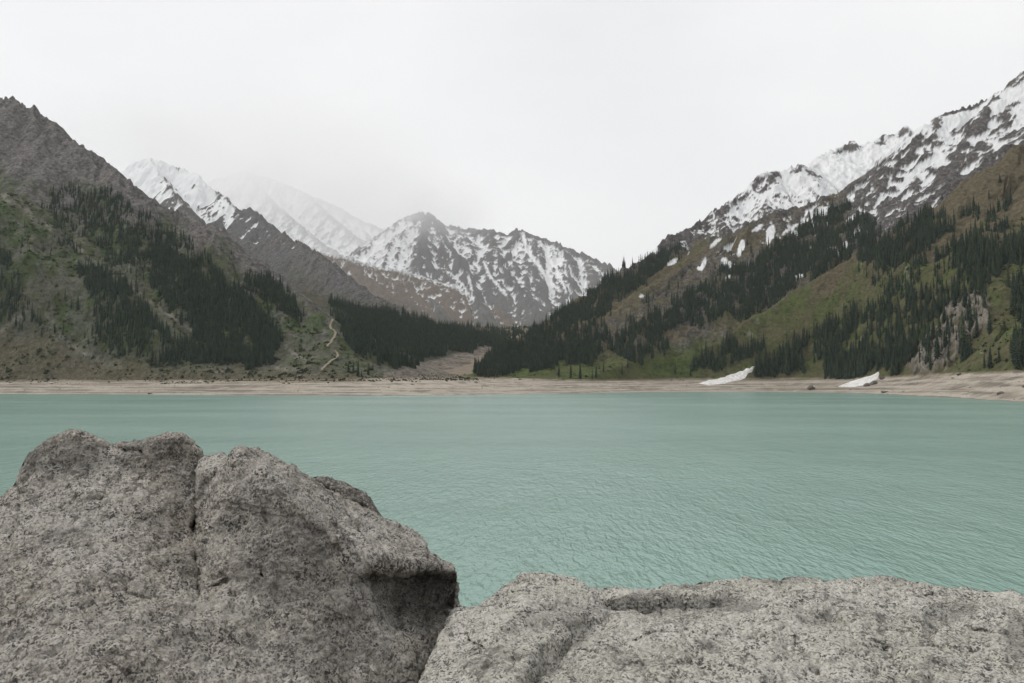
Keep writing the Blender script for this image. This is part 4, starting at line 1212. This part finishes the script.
def ground_at(px, py):
    """the seen ground nearest to a place in the photograph"""
    j = int(np.argmin(np.abs(us - (px - CX) / F_PX)))
    best = None
    for jj in range(max(0, j - 2), min(NU, j + 3)):
        c = np.abs(PY[:, jj] - py) + np.where(seen[:, jj], 0, 50)
        i = int(np.argmin(c))
        if best is None or c[i] + 0.2 * abs(jj - j) < best[0]:
            best = (c[i] + 0.2 * abs(jj - j), i, jj)
    return float(X[best[1], best[2]]), float(Yg[best[1], best[2]]), float(H[best[1], best[2]])


LONE = [  # base in the photograph, height there, label
    (559, 376, 14, 'lone spruce on the low green meadow, leftmost below the right forest edge'),
    (571, 378, 17, 'tall dark spruce standing second from the left on the green meadow'),
    (580, 379, 18, 'narrow tall spruce beside the shore at the foot of the green meadow'),
    (591, 379, 11, 'left spruce of a touching pair on the green meadow by the beach'),
    (596, 378, 13, 'right spruce of a touching pair on the green meadow by the beach'),
    (591, 366, 16, 'spruce standing above the touching pair at the forest hem'),
    (604, 372, 10, 'thin small spruce alone right of the touching pair on the meadow'),
    (622, 375, 12, 'broad lone spruce in the middle of the bright green meadow'),
    (628, 368, 9, 'short spruce just above the broad lone one on the bright meadow'),
    (675, 374.5, 13, 'spruce at the left end of the low dark band above the snow bank'),
    (768, 366, 22, 'tall spruce at the left tip of the shore stand beside the snow bank'),
    (963, 350, 42, 'tallest dark spruce rising in front of the pale crag'),
    (938.5, 358, 30, 'tall spruce left of the pale crag just above the shore'),
    (931, 370, 22, 'spruce at the foot of the pale crag beside the dry beach'),
    (958, 354, 17, 'shorter spruce tucked against the tallest tree before the crag'),
    (944.5, 367, 10, 'small spruce on the rubble below the pale crag'),
    (991, 334, 24, 'dark spruce beside the right edge of the pale crag'),
    (988, 307, 22, 'dark spruce standing on top of the pale crag'),
    (989, 368, 22, 'middle and tallest spruce of three on the green slope above the beach'),
    (984, 368, 15, 'left spruce of three on the green slope above the beach'),
    (998, 362, 14, 'right spruce of three on the green slope above the beach'),
    (1011, 353, 18, 'spruce at the left of the dark cluster by the right margin'),
    (1018, 369, 33, 'large spruce low at the right margin above the dry beach'),
    (1014, 314, 28, 'large spruce at the right margin on the brown slope'),
    (1021, 322, 27, 'spruce cut by the right margin below the brown slope'),
    (976, 284, 15, 'lone spruce on the brown strip above the crag'),
    (978, 211, 16, 'lone spruce high on the brown ridge against the darker slope'),
    (964, 218, 13, 'spruce below the lone one high on the brown ridge'),
    (946, 200, 8, 'small spruce on the skyline of the near brown ridge'),
    (994, 199, 11, 'lone dark spruce on the upper brown slope near the skyline'),
    (1007, 182, 9, 'small dark spruce highest on the near brown ridge'),
    (63, 300, 13, 'round dark spruce alone on the green part of the left slope'),
    (76, 310, 17, 'tall dark spruce below and right of the round one on the left slope'),
    (45, 308, 9, 'small spruce beside the left edge grove on the green slope'),
    (95, 346, 10, 'spruce alone at the bottom of the green left slope'),
    (62, 328, 8, 'small spruce above the bare ochre scree on the left'),
    (348.5, 371, 10, 'leftmost of the row of small spruces at the valley mouth'),
    (353, 373, 14, 'tall spruce near the left of the row at the valley mouth'),
    (358, 376, 16, 'tallest of the row of spruces at the valley mouth'),
    (362, 377, 8, 'shortest of the row of spruces at the valley mouth'),
    (368, 375, 10, 'spruce at the right of the row at the valley mouth'),
    (373, 370, 9, 'small spruce between the valley row and the dark forest'),
]
REST = {  # shared labels of trees that nothing tells apart, by grove
    'shore stand': ('tall dark spruce in the dense stand along the right shore', 'spruces of the stand along the right shore'),
    'near slope': ('dark spruce in the thick wood on the near slope left of the crag', 'spruces of the wood left of the crag'),
    'upper near slope': ('dark spruce scattered on the upper brown part of the near slope', 'spruces on the upper near slope'),
    'right margin': ('dark spruce in the cluster at the right margin', 'spruces at the right margin'),
    'right corner': ('dark spruce in the group at the lower right margin above the beach', 'spruces low at the right margin'),
    'crag': ('small spruce growing on the ledges of the pale crag', 'spruces on the pale crag'),
    'right lower band': ('dark spruce in the low narrow band above the snow bank', 'spruces of the low band above the snow bank'),
    'right belt': ('dark spruce at the lower edge of the wide forest belt', 'spruces at the lower edge of the forest belt'),
    'left edge': ('dark spruce in the grove at the left margin', 'spruces of the grove at the left margin'),
    'left middle': ('tall dark spruce among the nearest trees of the left grove', 'nearest spruces of the left grove'),
    'left slope': ('dark spruce in the right half of the left grove', 'spruces of the left grove right half'),
}
singles = []
lx_, ly_ = [], []
for px, py, hp, lab in LONE:
    x, y, z = ground_at(px, py)
    singles.append((x, y, z, hp / F_PX * y, lab, 'lone spruces standing apart'))
    lx_.append(x); ly_.append(y)
# keep the lone trees clear of the groves
lx_, ly_ = np.array(lx_), np.array(ly_)
dmin = np.sqrt(((tx[:, None] - lx_[None]) ** 2 + (ty[:, None] - ly_[None]) ** 2)).min(1)
ok = dmin > 4.0
tx, ty, tz, th, tg = tx[ok], ty[ok], tz[ok], th[ok], tg[ok]
# the largest in the picture become trees of their own
ppx, _ = proj(tx, ty, tz)
size = th / ty * ((ppx > 2) & (ppx < 1022)) * np.array([1.0 if GROVES[g][0] in REST else 0.0 for g in range(len(GROVES))])[tg]
pick = np.argsort(-size)[:max(0, 300 - len(singles))]
for i in pick:
    lab, grp = REST[GROVES[tg[i]][0]]
    singles.append((float(tx[i]), float(ty[i]), float(tz[i]), float(th[i]), lab, grp))
rest = np.ones(len(tx), bool); rest[pick] = False
for k, (x, y, z, hh, lab, grp) in enumerate(singles):
    cm, tm = KINDS[k % 4]
    root = bpy.data.objects.new('spruce_tree', None)
    COL.objects.link(root)
    root.empty_display_size = 1.0
    root.location = (x, y, z - 0.3)
    s = hh / BASE_H
    w_ = s * random.uniform(0.88, 1.15) * (1.2 if hh < 14 else 1.0)
    root.scale = (w_, w_, s)
    root.rotation_euler = (random.gauss(0, 0.02), random.gauss(0, 0.02), random.uniform(0, 6.28))
    tag(root, lab, 'tree', grp)
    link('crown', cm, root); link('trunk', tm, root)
# all the others: one wood
bx_, by_, bz_, bh_ = tx[rest], ty[rest], tz[rest], th[rest]
vv, tt, off = [], [], 0
kind = rng.integers(0, 4, len(bx_)); rot = rng.uniform(0, 6.28, len(bx_)); wid = rng.uniform(0.9, 1.2, len(bx_))
for k in range(4):
    v_, t_ = FARK[k]
    s_ = kind == k
    n_ = int(s_.sum())
    if not n_: continue
    c_, s2_ = np.cos(rot[s_])[:, None], np.sin(rot[s_])[:, None]
    hh = bh_[s_][:, None]
    ww = hh * wid[s_][:, None]
    vx = (v_[None, :, 0] * c_ - v_[None, :, 1] * s2_) * ww + bx_[s_][:, None]
    vy = (v_[None, :, 0] * s2_ + v_[None, :, 1] * c_) * ww + by_[s_][:, None]
    vz = v_[None, :, 2] * hh + bz_[s_][:, None] - 0.4
    vv.append(np.stack([vx, vy, vz], -1).reshape(-1, 3))
    tt.append((t_[None] + (np.arange(n_) * len(v_))[:, None, None]).reshape(-1, 3) + off)
    off += n_ * len(v_)
print('TREES', len(singles), int(rest.sum()))
tag(link('spruce_forest', mesh_np('spruce_forest', np.concatenate(vv), tris=np.concatenate(tt), mats=[M_NEEDLE], smooth=False)),
    'dense dark spruce forest covering the far slopes on both sides of the valley', 'forest', kind='stuff')
# ------------------------------------------------------------------ scrub, snow banks, path, shore stones
def blob(seed, n=9, squash=0.6):
    r = np.random.default_rng(seed)
    vs, ts = [], []
    for i in range(n):
        a, e = r.uniform(0, 6.28), r.uniform(0.05, 1.4)
        c = np.array([math.cos(a) * math.cos(e), math.sin(a) * math.cos(e), math.sin(e) * squash]) * r.uniform(0.55, 1.0)
        for j in range(3):
            d1, d2, d3 = (r.normal(size=3) * 0.42 for _ in range(3))
            k = len(vs); vs += [c + d1, c + d2, c + d3]; ts.append((k, k + 1, k + 2))
    return np.array(vs, f32), np.array(ts, np.int32)


SCRUB = [blob(200 + i) for i in range(4)]
REG = [([(740, 348), (800, 300), (870, 262), (890, 288), (845, 332), (780, 352)], 0.012, (5, 6), 0.9),
       ([(-60, 180), (60, 205), (160, 235), (250, 285), (320, 330), (380, 372), (300, 378), (0, 380), (-60, 380)], 0.012, (0,), 1.5),
       ([(0, 350), (110, 362), (330, 372), (480, 376), (480, 381), (0, 383)], 0.02, (0, 7), 0.75),
       ([(400, 300), (540, 325), (500, 342), (400, 318)], 0.004, (4, 7), 2.0),
       ([(815, 330), (870, 285), (880, 292), (840, 330), (815, 345)], 0.02, (5, 6), 1.4),
       ([(860, 280), (1040, 200), (1040, 372), (930, 372)], 0.009, (6,), 1.3),
       ([(380, 366), (440, 372), (470, 376), (470, 381), (340, 381), (350, 374)], 0.02, (7,), 0.8),
       ([(480, 378), (700, 345), (760, 330), (760, 380)], 0.004, (5, 6, 7), 1.0)]
r2 = np.random.default_rng(5).random(X.shape).astype(f32)
sx, sy, sz, ss = [], [], [], []
for poly, den, ids, sc in REG:
    m = in_poly(jx, jy, poly) & np.isin(Own, ids) & seen & (dsh > 70 * (np.asarray(Own) == 7)) & (snow < 0.3)
    rr, cc = np.where(m & (r2 < den * area * sstep(-0.3, 0.4, n_b + 0.3 * n_a) * 3.0))
    sx.append(X[rr, cc]); sy.append(Yg[rr, cc]); sz.append(H[rr, cc]); ss.append(sc * np.random.default_rng(len(rr)).lognormal(0, 0.35, len(rr)))
sx, sy, sz, ss = map(np.concatenate, (sx, sy, sz, ss))
kind = np.random.default_rng(3).integers(0, 4, len(sx))
vv, tt, off = [], [], 0
for k in range(4):
    v_, t_ = SCRUB[k]; s_ = kind == k; n_ = int(s_.sum())
    p = np.stack([sx[s_], sy[s_], sz[s_]], -1)[:, None] + v_[None] * ss[s_][:, None, None]
    vv.append(p.reshape(-1, 3)); tt.append((t_[None] + (np.arange(n_) * len(v_))[:, None, None]).reshape(-1, 3) + off); off += n_ * len(v_)
print('SCRUB', len(sx))
tag(link('undergrowth', mesh_np('undergrowth', np.concatenate(vv), tris=np.concatenate(tt), mats=[M_SCRUB], smooth=False)), 'low dark juniper scrub dotting the slopes', 'scrub', kind='stuff')


def height(x, y):
    fi = np.log(y / Y0) / math.log(Y1 / Y0) * (NY - 1)
    fj = np.interp(x / y, us, np.arange(NU))
    i0 = np.clip(np.floor(fi).astype(int), 0, NY - 2); j0 = np.clip(np.floor(fj).astype(int), 0, NU - 2)
    a, b = fi - i0, fj - j0
    return (H[i0, j0] * (1 - a) + H[i0 + 1, j0] * a) * (1 - b) + (H[i0, j0 + 1] * (1 - a) + H[i0 + 1, j0 + 1] * a) * b


def snow_bank(label, poly):
    g = [ground_at(a, b) for a, b in poly]
    pl = np.array([(p[0], p[1]) for p in g])
    lo, hi = pl.min(0) - 2, pl.max(0) + 2
    n1, n2 = 160, 160
    gx_, gy_ = np.meshgrid(np.linspace(lo[0], hi[0], n1).astype(f32), np.linspace(lo[1], hi[1], n2).astype(f32))
    qx = gx_ + 1.5 * noise2(gx_ / 9, gy_ / 9, 70); qy = gy_ + 1.5 * noise2(gx_ / 9, gy_ / 9, 71)
    ins = in_poly(qx, qy, [tuple(p) for p in pl])
    d, _, _, _ = seg_dist(qx, qy, [tuple(p) for p in pl] + [tuple(pl[0])])
    e = np.where(ins, d, -d)
    z = height(gx_, gy_) + 1.6 * np.sqrt(np.clip(e, 0, 6) / 6) + 0.15 * noise2(gx_ / 5, gy_ / 5, 72) - np.where(ins, 0, 0.8)
    m = e > -1.2
    ii = np.arange(n1 * n2).reshape(n2, n1)
    q = np.stack([ii[:-1, :-1], ii[:-1, 1:], ii[1:, 1:], ii[1:, :-1]], -1)[m[:-1, :-1] & m[1:, 1:] & m[1:, :-1] & m[:-1, 1:]]
    used = np.unique(q); remap = np.zeros(n1 * n2, int); remap[used] = np.arange(len(used))
    v = np.stack([gx_, gy_, z], -1).reshape(-1, 3)[used]
    tag(link('snow_patch', mesh_np('snow_patch', v, quads=remap[q], mats=[M_SNOWB])), label, 'snow patch', 'old snow patches on the shore')


snow_bank('long wedge of old snow left of the shore stand of spruces', [(698, 383.5), (708, 380.5), (722, 377), (736, 372.5), (750, 368), (756, 367.5), (752, 372), (744, 378), (733, 381.5), (722, 384), (708, 385.5)])
snow_bank('smaller patch of old snow on the beach right of the shore stand of spruces', [(838, 386.5), (848, 382.5), (858, 379.5), (868, 376), (879, 372.5), (879, 377), (874, 381), (866, 384.5), (854, 387)])

# zigzag path on the left slope
for pl, pw in zip(([(321.5, 370), (326, 365), (331, 361), (338, 357), (338.5, 354), (335, 351)], [(327, 347), (331, 341), (334, 337), (337, 334), (333, 330), (329, 327), (331, 323), (333, 320)]), ('lower', 'upper')):
    ctr = np.array([ground_at(a, b) for a, b in dense(pl, 1.2)])
    k = np.ones(5) / 5
    for c_ in (0, 1):
        ctr[2:-2, c_] = np.convolve(ctr[:, c_], k, 'valid')
    tan = np.gradient(ctr[:, :2], axis=0); tan /= np.linalg.norm(tan, axis=1, keepdims=True) + 1e-6
    nrm = np.stack([-tan[:, 1], tan[:, 0]], -1)
    rows = []
    for w_ in np.linspace(-1.5, 1.5, 5):
        p = ctr[:, :2] + nrm * w_
        rows.append(np.stack([p[:, 0], p[:, 1], np.maximum(height(p[:, 0], p[:, 1]), height(ctr[:, 0], ctr[:, 1])) + 0.7 - 0.25 * abs(w_)], -1))
    v = np.stack(rows, 1)
    ii = np.arange(v.shape[0] * 5).reshape(-1, 5)
    q = np.stack([ii[:-1, :-1], ii[:-1, 1:], ii[1:, 1:], ii[1:, :-1]], -1).reshape(-1, 4)
    tag(link('path', mesh_np('path', v.reshape(-1, 3), quads=q, mats=[M_PATH])), '%s bend of the pale zigzag path on the left slope' % pw, 'path', kind='structure')


def stone(px, py, wpx, hpx, label, seed):
    x, y, z = ground_at(px, py)
    bm = bmesh.new()
    bmesh.ops.create_icosphere(bm, subdivisions=4, radius=1.0)
    co = np.array([v.co[:] for v in bm.verts], f32)
    dirs = np.random.default_rng(seed).normal(size=(14, 3)); dirs /= np.linalg.norm(dirs, axis=1, keepdims=True)
    r = np.min(0.8 / np.maximum(co @ dirs.T.astype(f32), 0.05), axis=1)
    r = np.minimum(r, 1.35) * (1 + 0.10 * noise3(co[:, 0] * 2.5, co[:, 1] * 2.5, co[:, 2] * 2.5, seed) + 0.05 * noise3(co[:, 0] * 7, co[:, 1] * 7, co[:, 2] * 7, seed + 1))
    w_, h_ = wpx / F_PX * y / 2, hpx / F_PX * y / 1.6
    for v, c, q in zip(bm.verts, co, r):
        v.co = (c[0] * q * w_, c[1] * q * w_ * 0.8, c[2] * q * h_ + 0.35 * h_)
    me = bpy.data.meshes.new('boulder'); bm.to_mesh(me); bm.free(); me.materials.append(M_STONE)
    ob = link('boulder', me); ob.location = (x, y, z)
    tag(ob, label, 'boulder', 'dark boulders lying on the far beach')


for i, (px, py, w_, h_, lab) in enumerate([
        (812, 389.5, 7, 4, 'dark boulder on the dry beach below the shore stand, between the snow patches'),
        (867, 386, 6, 4, 'dark boulder at the lower edge of the smaller snow patch'),
        (874, 384, 7, 4.5, 'larger dark boulder at the right end of the smaller snow patch'),
        (882, 379, 6, 4, 'dark boulder at the top of the beach beside the smaller snow patch'),
        (916, 372, 6, 5, 'pale boulder at the foot of the crag left of its trees'),
        (959, 375, 5, 3, 'dark boulder at the top edge of the bare right beach'),
        (999, 394, 6, 3, 'dark boulder alone low on the bare right beach'),
        (1023, 387, 4, 3, 'boulder on the bare beach at the right margin'),
        (151, 394, 5, 1.6, 'flat dark boulder at the waterline on the left beach'),
        (884, 392.5, 8, 2, 'flat dark boulder at the waterline below the smaller snow patch')]):
    stone(px, py, w_, h_, lab, 600 + i)

# loose stones strewn over the dry lakebed
r3 = np.random.default_rng(9).random(X.shape).astype(f32)
rr, cc = np.where((Own == 7) & seen & (dsh > 2) & (dsh < 1.3 * wbeach) & (r3 < 0.011 * area * sstep(-0.2, 0.6, n_b + 0.4 * n_a)))
ico = bmesh.new(); bmesh.ops.create_icosphere(ico, subdivisions=1, radius=1.0)
iv = np.array([v.co[:] for v in ico.verts], f32); it = np.array([[v.index for v in f.verts] for f in ico.faces], np.int32); ico.free()
g_ = np.random.default_rng(10)
vv, tt = [], []
for k, (i, j) in enumerate(zip(rr, cc)):
    sc = min(0.35 * g_.lognormal(0, 0.55), 1.6)
    v_ = iv * (1 + 0.25 * g_.normal(size=(len(iv), 1))) * np.array([sc, sc * g_.uniform(0.6, 1.1), sc * 0.6])
    vv.append(v_ + np.array([X[i, j], Yg[i, j], H[i, j] + 0.1])); tt.append(it + k * len(iv))
print('STONES', len(rr))
tag(link('pebbles', mesh_np('pebbles', np.concatenate(vv), tris=np.concatenate(tt), mats=[M_STONE], smooth=False)), 'loose stones strewn over the dry lakebed', 'stones', kind='stuff')
# ------------------------------------------------------------------ the damp air
bm = bmesh.new()
bmesh.ops.create_cube(bm, size=1.0)
me = bpy.data.meshes.new('haze'); bm.to_mesh(me); bm.free()
hz = bpy.data.materials.new('haze_air'); hz.use_nodes = True
hz.node_tree.nodes.clear()
ho = hz.node_tree.nodes.new('ShaderNodeOutputMaterial'); hv = hz.node_tree.nodes.new('ShaderNodeVolumePrincipled')
hv.inputs['Color'].default_value = (0.97, 0.98, 1.0, 1); hv.inputs['Density'].default_value = 2.4e-5; hv.inputs['Anisotropy'].default_value = 0.2
hz.node_tree.links.new(hv.outputs[0], ho.inputs['Volume'])
me.materials.append(hz)
hb = link('haze', me)
hb.location = (0, 11800, 2900 - 17); hb.scale = (47600, 23800, 5800)
tag(hb, 'thin pale haze filling the valley air', 'haze', kind='stuff')

# low cloud resting on the heights
def low_cloud(loc, scale, dens, label, sd):
    bm = bmesh.new()
    bmesh.ops.create_icosphere(bm, subdivisions=4, radius=1.0)
    me = bpy.data.meshes.new('low_cloud'); bm.to_mesh(me); bm.free()
    cm_ = bpy.data.materials.new('cloud_vapour'); cm_.use_nodes = True
    t_ = cm_.node_tree; t_.nodes.clear()
    co_ = t_.nodes.new('ShaderNodeOutputMaterial'); cv = t_.nodes.new('ShaderNodeVolumePrincipled'); tc_ = t_.nodes.new('ShaderNodeTexCoord')
    ln = t_.nodes.new('ShaderNodeVectorMath'); ln.operation = 'LENGTH'
    mp_ = t_.nodes.new('ShaderNodeMapping'); mp_.inputs['Location'].default_value = (sd, sd * 2, 0)
    no_ = t_.nodes.new('ShaderNodeTexNoise'); no_.inputs['Scale'].default_value = 2.6; no_.inputs['Detail'].default_value = 4
    mr = t_.nodes.new('ShaderNodeMapRange'); mr.interpolation_type = 'SMOOTHSTEP'
    for k_, v_ in (('From Min', 1.0), ('From Max', 0.25), ('To Min', 0.0), ('To Max', 1.0)): mr.inputs[k_].default_value = v_
    mn = t_.nodes.new('ShaderNodeMapRange')
    for k_, v_ in (('From Min', 0.32), ('From Max', 0.62), ('To Min', 0.3), ('To Max', 1.0)): mn.inputs[k_].default_value = v_
    m1 = t_.nodes.new('ShaderNodeMath'); m1.operation = 'MULTIPLY'; m2 = t_.nodes.new('ShaderNodeMath'); m2.operation = 'MULTIPLY'; m2.inputs[1].default_value = dens
    L_ = t_.links.new
    L_(tc_.outputs['Object'], ln.inputs[0]); L_(tc_.outputs['Object'], mp_.inputs[0]); L_(mp_.outputs[0], no_.inputs['Vector'])
    L_(ln.outputs['Value'], mr.inputs['Value']); L_(no_.outputs['Fac'], mn.inputs['Value'])
    L_(mr.outputs[0], m1.inputs[0]); L_(mn.outputs[0], m1.inputs[1]); L_(m1.outputs[0], m2.inputs[0]); L_(m2.outputs[0], cv.inputs['Density'])
    cv.inputs['Color'].default_value = (1, 1, 1, 1)
    L_(cv.outputs[0], co_.inputs['Volume'])
    me.materials.append(cm_)
    lc = link('low_cloud', me)
    lc.location = loc; lc.scale = scale
    tag(lc, label, 'cloud', kind='stuff')


low_cloud((-5250, 18000, 4900), (4700, 4600, 1800), 4.2e-4, 'pale low cloud resting on the snowy bowl behind the left mountain', 0)
low_cloud((-1350, 9450, 2060), (1450, 1300, 620), 9.5e-4, 'thin wisp of cloud drifting across the top of the middle peak', 3)
low_cloud((-2330, 4700, 1480), (720, 600, 330), 9.0e-4, 'thin wisp of cloud on the snowy shoulder behind the left mountain', 5)
